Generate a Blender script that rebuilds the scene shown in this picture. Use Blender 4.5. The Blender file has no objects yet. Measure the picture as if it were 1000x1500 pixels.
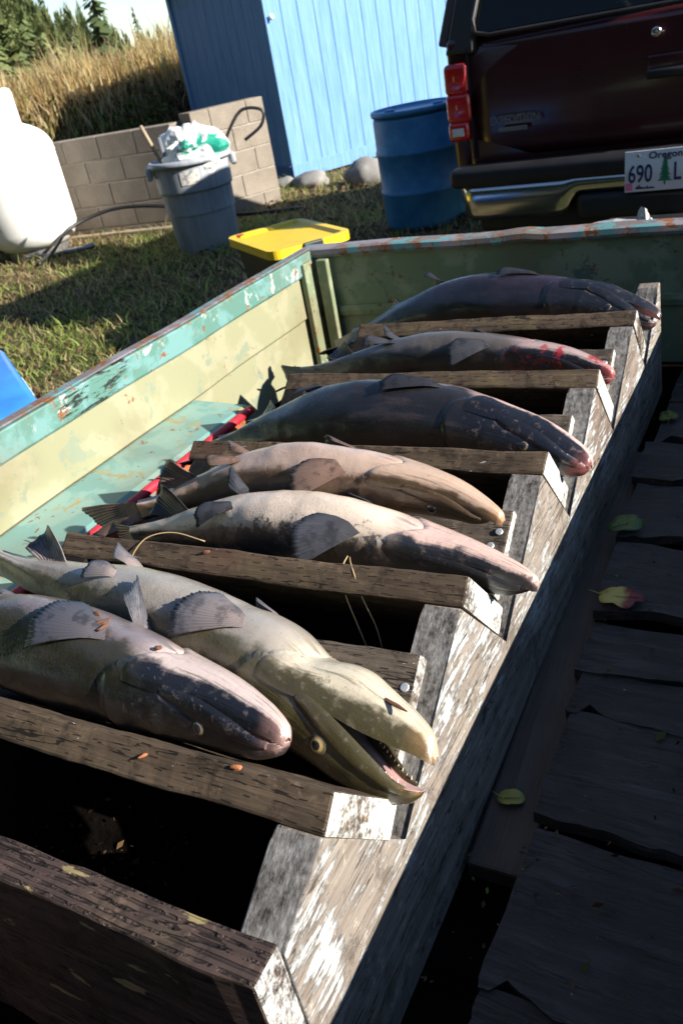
import bpy, bmesh, math, random
import numpy as np
from mathutils import Vector, Matrix, noise as mn
random.seed(11)
rng = np.random.default_rng(5)
scn = bpy.context.scene
COL = scn.collection

# ------------------------------------------------------------------ camera, sky, sun
# the rack sits in the trailer about 2.5 degrees out of level: RK turns rack coordinates into the world
RK = Matrix(((0.999, 0.001, -0.041), (0.001, 1.0, 0.027), (0.041, -0.027, 0.999))).to_4x4()
CAM_AX = Matrix(((0.868, 0.459, -0.192), (-0.068, 0.491, 0.869), (-0.493, 0.741, -0.457)))  # right, up, forward (rack)
cam = bpy.data.cameras.new('camera')
cam_o = bpy.data.objects.new('camera', cam); COL.objects.link(cam_o)
ax = [(RK.to_3x3() @ Vector(r)).normalized() for r in CAM_AX]
fw = ax[2]; rt = (ax[0] - fw * ax[0].dot(fw)).normalized(); upv = rt.cross(fw)
mw = Matrix((rt, upv, -fw)).transposed().to_4x4()
mw.translation = RK @ Vector((0.3295, -0.3915, 0.5161))
cam_o.matrix_world = mw
cam.sensor_fit = 'VERTICAL'; cam.sensor_height = 24.0; cam.lens = 24.0 * 1200.3 / 1500.0
cam.clip_start = 0.02; cam.clip_end = 2000
cam.dof.use_dof = True; cam.dof.focus_distance = 0.98; cam.dof.aperture_fstop = 7.5
scn.camera = cam_o

SUN_EL, SUN_AZ = math.radians(25.5), math.radians(4.0)      # azimuth counted from +X towards +Y
SUN = Vector((math.cos(SUN_EL) * math.cos(SUN_AZ), math.cos(SUN_EL) * math.sin(SUN_AZ), math.sin(SUN_EL)))
world = bpy.data.worlds.new('World'); scn.world = world; world.use_nodes = True
wt = world.node_tree
sky = wt.nodes.new('ShaderNodeTexSky'); sky.sky_type = 'NISHITA'; sky.sun_disc = False
sky.sun_elevation = SUN_EL; sky.sun_rotation = math.pi / 2 - SUN_AZ
sky.air_density = 1.0; sky.dust_density = 0.0; sky.ozone_density = 2.5
bg = wt.nodes['Background']; bg.inputs['Strength'].default_value = 0.075
wt.links.new(sky.outputs['Color'], bg.inputs['Color'])
sl = bpy.data.lights.new('sun', 'SUN'); sl.energy = 5.0; sl.angle = math.radians(0.5); sl.color = (1.0, 0.93, 0.82)
so = bpy.data.objects.new('sun', sl); COL.objects.link(so)
so.rotation_euler = SUN.to_track_quat('Z', 'Y').to_euler(); so.location = (12, 2, 8)
scn.view_settings.view_transform = 'Standard'; scn.view_settings.look = 'None'
scn.view_settings.exposure = 1.25; scn.view_settings.gamma = 1.0
scn.view_settings.use_curve_mapping = False

# ------------------------------------------------------------------ node helpers
class T:
    def __init__(s, name):
        s.m = bpy.data.materials.new(name); s.m.use_nodes = True
        s.t = s.m.node_tree; s.b = s.t.nodes['Principled BSDF']; s.out = s.t.nodes['Material Output']
    def n(s, typ, ins=None, **props):
        nd = s.t.nodes.new(typ)
        for k, v in props.items(): setattr(nd, k, v)
        for k, v in (ins or {}).items(): s.put(nd.inputs[k], v)
        return nd
    def put(s, sock, v):
        if isinstance(v, bpy.types.NodeSocket): s.t.links.new(v, sock)
        elif isinstance(v, (tuple, list)) and len(v) == 3 and sock.type == 'RGBA': sock.default_value = (*v, 1)
        else: sock.default_value = v
    def math(s, op, a, b=0.0, c=0.0, clamp=False):
        nd = s.n('ShaderNodeMath', {0: a, 1: b, 2: c}, operation=op); nd.use_clamp = clamp; return nd.outputs[0]
    def mix(s, f, a, b, blend='MIX'):
        nd = s.n('ShaderNodeMix', {0: f, 6: a, 7: b}, data_type='RGBA', blend_type=blend); return nd.outputs[2]
    def obj(s, rand=True):
        o = s.n('ShaderNodeTexCoord').outputs['Object']
        if not rand: return o
        r = s.n('ShaderNodeObjectInfo').outputs['Random']
        v = s.n('ShaderNodeVectorMath', {0: o, 1: s.n('ShaderNodeCombineXYZ', {0: s.math('MULTIPLY', r, 17.0), 1: s.math('MULTIPLY', r, 9.0), 2: s.math('MULTIPLY', r, 23.0)}).outputs[0]}, operation='ADD')
        return v.outputs[0]
    def scale(s, v, sc): return s.n('ShaderNodeMapping', {0: v, 3: sc}).outputs[0]
    def noise(s, v, sc, det=5, ro=0.55, dist=0.0):
        return s.n('ShaderNodeTexNoise', {'Vector': v, 'Scale': sc, 'Detail': det, 'Roughness': ro, 'Distortion': dist}).outputs['Fac']
    def vor(s, v, sc, feat='F1', out='Distance', rnd=1.0):
        return s.n('ShaderNodeTexVoronoi', {'Vector': v, 'Scale': sc, 'Randomness': rnd}, feature=feat).outputs[out]
    def ramp(s, f, stops, interp='LINEAR'):
        nd = s.n('ShaderNodeValToRGB', {0: f}); cr = nd.color_ramp; cr.interpolation = interp
        while len(cr.elements) < len(stops): cr.elements.new(0.5)
        for e, (p, c) in zip(cr.elements, stops):
            e.position = p; e.color = (c, c, c, 1) if not isinstance(c, (tuple, list)) else (*c, 1)
        return nd.outputs[0]
    def step(s, f, lo, hi):
        nd = s.n('ShaderNodeMapRange', {0: f, 1: lo, 2: hi, 3: 0.0, 4: 1.0}, interpolation_type='SMOOTHSTEP'); return nd.outputs[0]
    def bump(s, h, st=0.5, d=0.002, nrm=None):
        ins = {'Height': h, 'Strength': st, 'Distance': d}
        if nrm is not None: ins['Normal'] = nrm
        return s.n('ShaderNodeBump', ins).outputs[0]
    def attr(s, name): return s.n('ShaderNodeAttribute', attribute_name=name).outputs['Fac']
    def done(s, col=None, rough=None, metal=None, nrm=None, spec=None, **kw):
        if col is not None: s.put(s.b.inputs['Base Color'], col)
        if rough is not None: s.put(s.b.inputs['Roughness'], rough)
        if metal is not None: s.put(s.b.inputs['Metallic'], metal)
        if nrm is not None: s.put(s.b.inputs['Normal'], nrm)
        if spec is not None: s.put(s.b.inputs['Specular IOR Level'], spec)
        for k, v in kw.items(): s.put(s.b.inputs[k.replace('_', ' ')], v)
        return s.m

def plain(name, col, rough=0.5, metal=0.0, var=0.25, nsc=9.0, bump=0.0, spec=0.5, **kw):
    t = T(name); v = t.obj(); f = t.noise(v, nsc, 6, 0.6)
    c = t.mix(t.ramp(f, [(0.3, 0.0), (0.7, 1.0)]), tuple(x * (1 - var) for x in col), tuple(min(1, x * (1 + var)) for x in col))
    r = t.math('ADD', t.math('MULTIPLY', f, 0.2), rough - 0.1)
    return t.done(c, r, metal, t.bump(t.noise(v, nsc * 9, 4), bump, 0.003) if bump else None, spec, **kw)

# ------------------------------------------------------------------ mesh helpers
def link(name, me, mat=None, parent=None, loc=None, mw=None, smooth=False):
    o = bpy.data.objects.new(name, me); COL.objects.link(o)
    if mat is not None:
        for mm in (mat if isinstance(mat, (list, tuple)) else [mat]): me.materials.append(mm)
    if parent is not None: o.parent = parent
    if mw is not None: o.matrix_local = mw
    if loc is not None: o.location = loc
    if smooth: me.shade_smooth()
    return o
def raw(name, vs, fs, mat=None, parent=None, smooth=False, loc=None, mw=None):
    me = bpy.data.meshes.new(name); me.from_pydata([tuple(v) for v in vs], [], fs); me.update()
    return link(name, me, mat, parent, loc, mw, smooth)
def tag(o, label, cat, group=None):
    o['label'] = label; o['category'] = cat
    if group: o['group'] = group
    return o
def thing(name, label, cat, loc=(0, 0, 0), rz=0.0, group=None, mw=None):
    o = bpy.data.objects.new(name, None); COL.objects.link(o); o.empty_display_size = 0.1
    if mw is not None: o.matrix_world = mw
    else: o.location = loc; o.rotation_euler = (0, 0, rz)
    return tag(o, label, cat, group)
def bm_out(bm, name):
    bmesh.ops.recalc_face_normals(bm, faces=bm.faces)
    me = bpy.data.meshes.new(name); bm.to_mesh(me); bm.free(); return me
def box_me(sx, sy, sz, bev=0.0, seg=2, name='box', ctr=(0, 0, 0)):
    bm = bmesh.new(); bmesh.ops.create_cube(bm, size=1.0)
    bmesh.ops.scale(bm, vec=(sx, sy, sz), verts=bm.verts); bmesh.ops.translate(bm, vec=ctr, verts=bm.verts)
    if bev: bmesh.ops.bevel(bm, geom=bm.edges[:] + bm.verts[:], offset=bev, segments=seg, profile=0.5, affect='EDGES')
    return bm_out(bm, name)
def box(name, c, s, mat, parent=None, bev=0.0, seg=2, mw=None, smooth=False):
    return link(name, box_me(*s, bev, seg, name), mat, parent, loc=c if mw is None else None, mw=mw, smooth=smooth)
def prism_me(poly, x0, x1, bev=0.0, name='prism', cuts=0):
    """poly in (y,z), extruded along x"""
    bm = bmesh.new(); a = [bm.verts.new((x0, y, z)) for y, z in poly]; b = [bm.verts.new((x1, y, z)) for y, z in poly]
    n = len(poly); bm.faces.new(a); bm.faces.new(b[::-1])
    for i in range(n): bm.faces.new((a[i], b[i], b[(i + 1) % n], a[(i + 1) % n]))
    if bev: bmesh.ops.bevel(bm, geom=bm.edges[:], offset=bev, segments=2, profile=0.5, affect='EDGES')
    return bm_out(bm, name)
def lathe_me(prof, seg=32, name='lathe', wob=0.0, capb=True, capt=True):
    vs, fs = [], []
    for r, z in prof:
        for i in range(seg):
            a = 2 * math.pi * i / seg; rr = r * (1 + wob * math.sin(3 * a + 4 * z))
            vs.append((rr * math.cos(a), rr * math.sin(a), z))
    for k in range(len(prof) - 1):
        for i in range(seg):
            j = (i + 1) % seg; fs.append((k * seg + i, k * seg + j, (k + 1) * seg + j, (k + 1) * seg + i))
    if capb: fs.append(tuple(range(seg))[::-1])
    if capt: fs.append(tuple((len(prof) - 1) * seg + i for i in range(seg)))
    me = bpy.data.meshes.new(name); me.from_pydata(vs, [], fs); me.update(); return me
def catmull(pts, n):
    P = [Vector(p) for p in pts]; P = [P[0] * 2 - P[1]] + P + [P[-1] * 2 - P[-2]]; out = []
    for k in range(n):
        u = k / (n - 1) * (len(P) - 3); i = min(int(u), len(P) - 4); f = u - i
        a, b, c, d = P[i:i + 4]
        out.append(0.5 * (2 * b + (c - a) * f + (2 * a - 5 * b + 4 * c - d) * f * f + (3 * b - a - 3 * c + d) * f ** 3))
    return out
def tube_me(pts, r, seg=8, name='tube', n=None, taper=None):
    path = catmull(pts, n) if n else [Vector(p) for p in pts]
    vs, fs = [], []; N = len(path); u = None
    for k, p in enumerate(path):
        d = (path[min(k + 1, N - 1)] - path[max(k - 1, 0)]).normalized()
        if u is None: u = d.orthogonal().normalized()
        u = (u - d * u.dot(d)).normalized(); w = d.cross(u)
        rr = (r if not callable(r) else r(k / (N - 1)))
        for i in range(seg):
            a = 2 * math.pi * i / seg; vs.append(p + (u * math.cos(a) + w * math.sin(a)) * rr)
    for k in range(N - 1):
        for i in range(seg):
            j = (i + 1) % seg; fs.append((k * seg + i, k * seg + j, (k + 1) * seg + j, (k + 1) * seg + i))
    fs.append(tuple(range(seg))[::-1]); fs.append(tuple((N - 1) * seg + i for i in range(seg)))
    me = bpy.data.meshes.new(name); me.from_pydata([tuple(v) for v in vs], [], fs); me.update(); me.shade_smooth(); return me
def fast_mesh(name, V, F, attrs=None, k=4):
    """V (n,3) F (m,k) numpy"""
    me = bpy.data.meshes.new(name)
    me.vertices.add(len(V)); me.vertices.foreach_set('co', V.astype(np.float32).ravel())
    me.loops.add(F.size); me.loops.foreach_set('vertex_index', F.astype(np.int32).ravel())
    me.polygons.add(len(F)); me.polygons.foreach_set('loop_start', np.arange(0, F.size, k, dtype=np.int32))
    me.update(calc_edges=True)
    for an, av in (attrs or {}).items():
        at = me.attributes.new(an, 'FLOAT', 'POINT'); at.data.foreach_set('value', av.astype(np.float32))
    return me
def sst(a, b, x):
    x = min(1, max(0, (x - a) / (b - a))); return x * x * (3 - 2 * x)
def interp(tab, x): return float(np.interp(x, [r[0] for r in tab], [r[1] for r in tab]))

# ------------------------------------------------------------------ ground, bank and hill
GZ = -0.75
def hill_slope(th): return np.clip(0.016 + 0.0105 * (th - 38.7), 0.006, 0.19)
def gz(x, y):
    x = np.asarray(x, float); y = np.asarray(y, float)
    z = GZ + 0.012 * np.sin(3.1 * x + 1.3 * y) + 0.010 * np.sin(1.7 * y - 4.3 * x + 1.0) + 0.006 * np.sin(9 * x + 7 * y)
    q = -0.65 * (x + 5.4) + 0.76 * (y - 6.2)
    s = np.clip((q - 1.6) / 2.6, 0, 1); z = z + 1.30 * s * s * (3 - 2 * s) + np.clip(q - 1.6, 0, 1) * 0.05 * np.sin(2.3 * x + 0.8 * y)
    dx, dy = x - 0.31, y + 0.38; d = np.hypot(dx, dy); th = np.degrees(np.arctan2(-dx, dy))
    far = 0.54 + hill_slope(th) * d - 6.3 - 0.03 * (d - 40)
    f = np.clip((d - 24) / 18, 0, 1); f = f * f * (3 - 2 * f) * np.clip((dy + 10) / 12, 0, 1)
    return z * (1 - f) + far * f
t = T('soil_and_thatch'); v = t.obj(False)
n1 = t.noise(v, 1.3, 6, 0.6); n2 = t.noise(v, 14, 6, 0.65); n3 = t.noise(v, 70, 4, 0.6)
c = t.ramp(n2, [(0.3, (0.04, 0.027, 0.016)), (0.5, (0.11, 0.08, 0.046)), (0.7, (0.24, 0.18, 0.10))])
c = t.mix(t.step(n1, 0.42, 0.6), c, t.ramp(n2, [(0.3, (0.025, 0.035, 0.012)), (0.7, (0.075, 0.085, 0.03))]))
M_GROUND = t.done(c, 0.95, nrm=t.bump(t.math('ADD', n2, t.math('MULTIPLY', n3, 0.5)), 0.9, 0.03), spec=0.1)
gx = np.unique(np.concatenate([np.linspace(-900, -60, 22), np.linspace(-60, -12, 40), np.linspace(-12, 4, 90), np.linspace(4, 60, 20), np.linspace(60, 900, 12)]))
gy = np.unique(np.concatenate([np.linspace(-900, -20, 12), np.linspace(-20, 0, 20), np.linspace(0, 16, 90), np.linspace(16, 90, 50), np.linspace(90, 900, 20)]))
X, Y = np.meshgrid(gx, gy); V = np.stack([X.ravel(), Y.ravel(), gz(X, Y).ravel()], 1)
nx, ny = len(gx), len(gy); I = np.arange(nx * ny).reshape(ny, nx)
F = np.stack([I[:-1, :-1].ravel(), I[:-1, 1:].ravel(), I[1:, 1:].ravel(), I[1:, :-1].ravel()], 1)
g = link('ground', fast_mesh('ground', V, F), M_GROUND, smooth=True); g['kind'] = 'structure'

def blades(name, X, Y, H, W, lean, mat, rnd, zoff=0.0, curl=0.5):
    n = len(X); Z = gz(X, Y) - 0.01 + zoff; a = rng.uniform(0, 2 * np.pi, n); b = rng.uniform(0, 2 * np.pi, n)
    ux, uy = np.cos(a) * W * 0.5, np.sin(a) * W * 0.5; lx, ly = np.cos(b) * lean * H, np.sin(b) * lean * H
    P = np.zeros((n, 6, 3))
    for k, (f, wk, lk) in enumerate(((0, 1.0, 0), (0.55, 0.8, 0.30), (1.0, 0.12, 1.0))):
        zz = Z + H * f * (1 - curl * 0.35 * lean * f)
        for s, sg in ((0, -1), (1, 1)):
            P[:, 2 * k + s, 0] = X + sg * ux * wk + lx * lk; P[:, 2 * k + s, 1] = Y + sg * uy * wk + ly * lk; P[:, 2 * k + s, 2] = zz
    b0 = np.arange(n)[:, None] * 6
    F = np.concatenate([b0 + np.array([[0, 1, 3, 2]]), b0 + np.array([[2, 3, 5, 4]])], 0)
    o = link(name, fast_mesh(name, P.reshape(-1, 3), F, {'rnd': np.repeat(rnd, 6)}), mat); o['kind'] = 'stuff'; return o
def grass_mat(name, stops, tl=0.42):
    t = T(name); c = t.ramp(t.attr('rnd'), stops)
    m = t.done(c, 0.6, spec=0.25)
    tr = t.n('ShaderNodeBsdfTranslucent', {0: c}); mx = t.n('ShaderNodeMixShader', {0: tl, 1: t.b.outputs[0], 2: tr.outputs[0]})
    t.t.links.new(mx.outputs[0], t.out.inputs[0]); return m
M_LAWN = grass_mat('lawn_grass', [(0.0, (0.08, 0.055, 0.033)), (0.2, (0.31, 0.22, 0.125)), (0.42, (0.64, 0.53, 0.30)), (0.5, (0.34, 0.38, 0.11)), (0.75, (0.23, 0.32, 0.075)), (1.0, (0.45, 0.52, 0.16))], 0.56)
M_DRY = grass_mat('dry_bank_grass', [(0.0, (0.16, 0.10, 0.05)), (0.3, (0.42, 0.30, 0.13)), (0.65, (0.62, 0.47, 0.23)), (0.85, (0.78, 0.66, 0.42)), (1.0, (0.28, 0.36, 0.10))], 0.6)
M_BRUSH = grass_mat('brush_leaves', [(0.0, (0.03, 0.018, 0.012)), (0.35, (0.10, 0.058, 0.030)), (0.62, (0.20, 0.12, 0.055)), (0.72, (0.06, 0.10, 0.022)), (1.0, (0.17, 0.24, 0.04))])
M_CONIF = grass_mat('far_conifers', [(0.0, (0.11, 0.15, 0.07)), (0.5, (0.21, 0.26, 0.11)), (0.85, (0.34, 0.35, 0.14)), (1.0, (0.42, 0.37, 0.16))])  # needles lightened all over to stand in for distance haze
# lawn: patchy, part green, part dead
n = 62000; X = rng.uniform(-7.6, -1.15, n); Y = rng.uniform(1.0, 8.6, n)
q = -0.65 * (X + 5.4) + 0.76 * (Y - 6.2)
patch = 0.5 + 0.28 * np.sin(1.9 * X + 0.7 * Y) + 0.24 * np.sin(2.7 * Y - 1.1 * X + 2.0) + 0.15 * np.sin(6.1 * X + 3.0) * np.sin(5.3 * Y)
keep = (q < 1.7) & (rng.uniform(0, 1, n) < 0.45 + 0.5 * patch) & ~((X > -7.6) & (X < -4.4) & (np.abs(Y - 5.95) < 0.13))
X, Y, patch = X[keep], Y[keep], patch[keep]; n = len(X)
green = rng.uniform(0, 1, n) < np.clip(0.02 + 0.75 * patch, 0.08, 0.8)
rnd = np.where(green, rng.uniform(0.45, 1.0, n), rng.uniform(0.05, 0.46, n))
H = rng.gamma(4, 0.012, n) + 0.012 + 0.03 * (np.abs(Y - 5.6) < 0.3)
blades('lawn_grass', X, Y, H, rng.uniform(0.006, 0.013, n), rng.uniform(0.3, 1.3, n), M_LAWN, rnd)
# fallen leaves and clods in the lawn
def leaf_quads(name, P, S, mat, rnd, up=0.5):
    n = len(P); a = rng.normal(size=(n, 3)); a[:, 2] *= 1 - up; a /= np.linalg.norm(a, axis=1)[:, None]
    b = np.cross(a, rng.normal(size=(n, 3))); b /= np.linalg.norm(b, axis=1)[:, None]
    Q = np.stack([P - a * S[:, None], P + b * S[:, None] * 0.55, P + a * S[:, None], P - b * S[:, None] * 0.45], 1)
    o = link(name, fast_mesh(name, Q.reshape(-1, 3), np.arange(n * 4).reshape(n, 4), {'rnd': np.repeat(rnd, 4)}), mat); o['kind'] = 'stuff'; return o
n = 5200; X = rng.uniform(-6.8, -1.3, n); Y = rng.uniform(1.5, 7.6, n)
leaf_quads('leaf_litter', np.stack([X, Y, gz(X, Y) + rng.uniform(0.005, 0.045, n)], 1), rng.uniform(0.01, 0.028, n), M_BRUSH, np.clip(rng.normal(0.45, 0.25, n), 0, 1), 0.6)
# bank: tall dry grass above, tangled brush at its foot
u = rng.uniform(-7.5, 1.6, 17000); qq = 1.9 + 4.2 * rng.beta(1.0, 1.35, 17000)
X = -5.4 - 0.65 * qq + 0.76 * u; Y = 6.2 + 0.76 * qq + 0.65 * u
ok = ~((X > -6.75) & (Y < 9.2) & (qq < 3.0) & (u > 0.2)); X, Y, qq, u = X[ok], Y[ok], qq[ok], u[ok]; n = len(X)
tall = np.clip((qq - 2.1) / 1.9, 0.22, 0.9)
blades('dry_bank_grass', X, Y, rng.gamma(9, 0.041, n) * tall * (0.8 + 0.4 * np.sin(2.2 * u) ** 2), rng.uniform(0.010, 0.024, n), rng.uniform(0.05, 0.55, n), M_DRY, np.clip(rng.normal(0.55, 0.26, n), 0, 1))
u = rng.uniform(-7.0, 1.3, 26000); qq = 1.2 + 2.3 * rng.beta(1.5, 1.9, 26000)
X = -5.4 - 0.65 * qq + 0.76 * u; Y = 6.2 + 0.76 * qq + 0.65 * u
ok = ~((X > -6.6) & (Y < 9.4) & (u > 0.25)); X, Y, qq, u = X[ok], Y[ok], qq[ok], u[ok]; n = len(X)
hh = (0.07 + 0.15 * np.abs(np.sin(1.9 * u + 0.6) * np.sin(2.4 * qq + u))) * rng.uniform(0, 1, n) ** 0.6
gr = np.clip(rng.normal(0.30, 0.2, n) + 0.42 * (np.sin(1.3 * u + 2.2) > 0.35) * (qq < 3.3), 0, 1)
leaf_quads('bank_brush', np.stack([X, Y, gz(X, Y) + hh], 1), rng.uniform(0.025, 0.065, n), M_BRUSH, gr, 0.2)

# far wood on the hillside: one mass of conifers
def conifer_faces(x, y, z, H, R, nb=30, per=7):
    P, rr = [], []
    k = np.repeat(np.linspace(0.06, 0.985, nb), per) + rng.uniform(-0.015, 0.015, nb * per); a = rng.uniform(0, 2 * np.pi, nb * per)
    L = R * (1 - k) ** 0.85 * rng.uniform(0.6, 1.2, nb * per) + 0.02 * R; hz = z + H * k
    dx, dy = np.cos(a), np.sin(a); w = L * 0.34
    base = np.stack([x + dx * 0, y + dy * 0, hz + 0.02 * H], 1)
    tip = np.stack([x + dx * L, y + dy * L, hz - L * 0.35 + 0.05 * H * (k > 0.8)], 1)
    mid1 = np.stack([x + dx * L * 0.6 - dy * w, y + dy * L * 0.6 + dx * w, hz - L * 0.16], 1)
    mid2 = np.stack([x + dx * L * 0.6 + dy * w, y + dy * L * 0.6 - dx * w, hz - L * 0.22], 1)
    return np.stack([base, mid1, tip, mid2], 1), rng.uniform(0, 1) * 0.55 + rng.uniform(0, 0.45, nb * per)
Q, R_ = [], []
for i in range(760):
    th = rng.uniform(35.5, 60); d = rng.uniform(40, 82); a = math.radians(th)
    x, y = 0.31 - math.sin(a) * d, -0.38 + math.cos(a) * d; H = rng.uniform(5.2, 7.6)
    q_, r_ = conifer_faces(x, y, float(gz(x, y)) - 0.2, H, H * rng.uniform(0.2, 0.28)); Q.append(q_); R_.append(r_)
Q = np.concatenate(Q); R_ = np.concatenate(R_)
o = link('hillside_conifers', fast_mesh('hillside_conifers', Q.reshape(-1, 3), np.arange(len(Q) * 4).reshape(-1, 4), {'rnd': np.repeat(R_, 4)}), M_CONIF); o['kind'] = 'stuff'
# added unseen conifers behind and left of the camera, cutting sky fill and reflections
Q, R_ = [], []
for i in range(140):
    x = rng.uniform(-22, 16); y = -rng.uniform(7, 15) - 0.25 * abs(x - 2); H = rng.uniform(8, 12)
    if i >= 95: x = -rng.uniform(15, 22); y = rng.uniform(-14, 2.5); H = rng.uniform(9, 13)
    q_, r_ = conifer_faces(x, y, GZ - 0.1, H, H * rng.uniform(0.24, 0.32), 34, 10); Q.append(q_); R_.append(r_)
Q = np.concatenate(Q); R_ = np.concatenate(R_)
o = link('added_unseen_woods', fast_mesh('added_unseen_woods', Q.reshape(-1, 3), np.arange(len(Q) * 4).reshape(-1, 4), {'rnd': np.repeat(R_ * 0.6, 4)}), M_CONIF); o['kind'] = 'stuff'
# young firs that stand out against the sky
M_BARK = plain('fir_bark', (0.09, 0.065, 0.045), 0.9, bump=0.4)
for th, d, H, lab in ((41.4, 19.0, 2.05, 'tall young fir rising above the dry grass against the sky'), (43.0, 20.5, 1.25, 'small young fir just left of the taller one'), (39.3, 20.0, 1.15, 'sparse sapling between the tall young fir and the blue shed')):
    a = math.radians(th); x, y = 0.31 - math.sin(a) * d, -0.38 + math.cos(a) * d; zb = float(gz(x, y))
    tr = thing('young_fir', lab, 'tree', (x, y, zb), group='young firs on the bank')
    link('trunk', tube_me([(0, 0, -0.1), (0.01, 0, H * 0.5), (0, 0.01, H)], lambda f: 0.035 * (1 - 0.9 * f), 7, n=6), M_BARK, tr)
    q_, r_ = conifer_faces(0, 0, 0, H, H * 0.27, 22, 6)
    link('crown', fast_mesh('crown', q_.reshape(-1, 3), np.arange(len(q_) * 4).reshape(-1, 4), {'rnd': np.repeat(r_ * 0.4, 4)}), M_CONIF, tr)

# ------------------------------------------------------------------ block wall
t = T('concrete_block'); v = t.obj(); a = t.noise(v, 60, 5, 0.7); b2 = t.noise(v, 5, 4)
c = t.ramp(t.math('ADD', t.math('MULTIPLY', a, 0.5), t.math('MULTIPLY', b2, 0.5)), [(0.3, (0.16, 0.135, 0.11)), (0.7, (0.30, 0.26, 0.215))])
M_BLOCK = t.done(c, 0.95, nrm=t.bump(a, 0.7, 0.004), spec=0.1)
M_MORTAR = plain('mortar', (0.40, 0.37, 0.32), 0.95, bump=0.5)
wallo = thing('block_wall', 'low grey concrete block retaining wall behind the white tank and trash can', 'wall', (-4.72, 5.95, GZ))
bme = box_me(0.392, 0.19, 0.192, 0.006, 2, 'block'); hme = box_me(0.192, 0.19, 0.192, 0.006, 2, 'half_block')
def wall_run(p0, ang, nb, courses, top, first=0):
    c, s = math.cos(ang), math.sin(ang)
    for r in range(courses):
        z = top - 0.1 - r * 0.2 - GZ; off = 0.2 if (r + first) % 2 else 0.0
        for i in range(nb):
            xx = 0.2 + 0.4 * i + off; me = bme
            if off and i == nb - 1: xx -= 0.1; me = hme
            if me is bme or True:
                link('block', me, None if me.materials else M_BLOCK, wallo, mw=Matrix.Translation((p0[0] + c * xx, p0[1] + s * xx, z)) @ Matrix.Rotation(ang + (0.004 if i % 2 else -0.003), 4, 'Z'))
        if off: link('block', hme, None if hme.materials else M_BLOCK, wallo, mw=Matrix.Translation((p0[0] + c * 0.1, p0[1] + s * 0.1, z)) @ Matrix.Rotation(ang, 4, 'Z'))
    m = box_me(0.4 * nb - 0.01, 0.17, courses * 0.2 - 0.012, 0.0, name='mortar')
    link('mortar', m, M_MORTAR, wallo, mw=Matrix.Translation((p0[0] + c * 0.2 * nb, p0[1] + s * 0.2 * nb, top - GZ - courses * 0.1)) @ Matrix.Rotation(ang, 4, 'Z'))
wall_run((0.0, 0.0), math.pi + 0.12, 8, 5, 0.13)
wall_run((0.07, 0.05), math.atan2(0.70, 0.28), 2, 5, 0.185, 1)

# ------------------------------------------------------------------ white gas tank
t = T('white_tank_paint'); v = t.obj(False); f = t.noise(v, 5, 6)
M_TANK = t.done(t.mix(t.step(f, 0.58, 0.75), (0.80, 0.80, 0.78), (0.62, 0.60, 0.55)), 0.38, nrm=t.bump(t.noise(v, 25, 3), 0.03, 0.01))
M_STEEL = plain('dull_steel', (0.30, 0.30, 0.31), 0.45, 0.8)
M_BLACKP = plain('black_plastic', (0.012, 0.012, 0.014), 0.45)
tank = thing('gas_tank', 'white upright gas tank with round shoulders beside the block wall', 'tank', (-6.06, 5.21, GZ))
R = 0.41; pr = [(0.20, 0.07), (0.30, 0.09), (0.36, 0.14), (R, 0.24), (R, 0.45), (R, 0.88)]
pr += [(R * math.cos(a), 0.88 + 0.25 * math.sin(a)) for a in np.linspace(0.12, 1.45, 10)]
link('vessel', lathe_me(pr, 48), M_TANK, tank, smooth=True)
col_ = [(0.20, 1.04), (0.205, 1.06), (0.205, 1.34), (0.195, 1.37), (0.17, 1.385), (0.02, 1.39)]
link('collar', lathe_me(col_, 36), M_TANK, tank, smooth=True)
link('collar_handle', tube_me([(0.13, -0.165, 1.27), (0.16, -0.20, 1.28), (0.20, -0.165, 1.27), (0.22, -0.11, 1.265)], 0.012, 8, n=10), M_TANK, tank)
link('foot_ring', lathe_me([(0.27, -0.02), (0.28, -0.02), (0.28, 0.10), (0.27, 0.10)], 32), M_STEEL, tank)
link('seam', lathe_me([(R + 0.001, 0.845), (R + 0.004, 0.85), (R + 0.004, 0.865), (R + 0.001, 0.87)], 48, capb=False, capt=False), M_TANK, tank, smooth=True)
hz = lambda x, y: float(gz(x, y))
hs = [(-5.45, 4.60), (-5.50, 4.85), (-5.58, 5.20), (-5.35, 5.52), (-4.95, 5.64), (-4.5, 5.62), (-4.1, 5.72), (-3.7, 6.1)]
tag(link('hose', tube_me([(x, y, hz(x, y) + h) for (x, y), h in zip(hs, (0.03, 0.08, 0.20, 0.27, 0.26, 0.22, 0.10, 0.03))], 0.016, 10, n=50), M_BLACKP), 'black hose looping from the white tank along the foot of the block wall', 'hose')
tag(link('steel_pipe', tube_me([(-5.80, 4.80, GZ + 0.05), (-5.36, 5.06, GZ + 0.06), (-5.28, 5.13, GZ + 0.07)], 0.022, 10), M_STEEL), 'short grey steel pipe lying at the foot of the white tank', 'pipe')
M_CURB = plain('old_board', (0.30, 0.24, 0.16), 0.9, bump=0.3)
tag(box('edging_board', (-5.5, 5.72, GZ + 0.02), (1.9, 0.09, 0.07), M_CURB, mw=Matrix.Translation((-5.35, 5.67, GZ + 0.02)) @ Matrix.Rotation(0.12, 4, 'Z'), bev=0.008), 'weathered edging board on the ground along the block wall', 'board')

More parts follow.
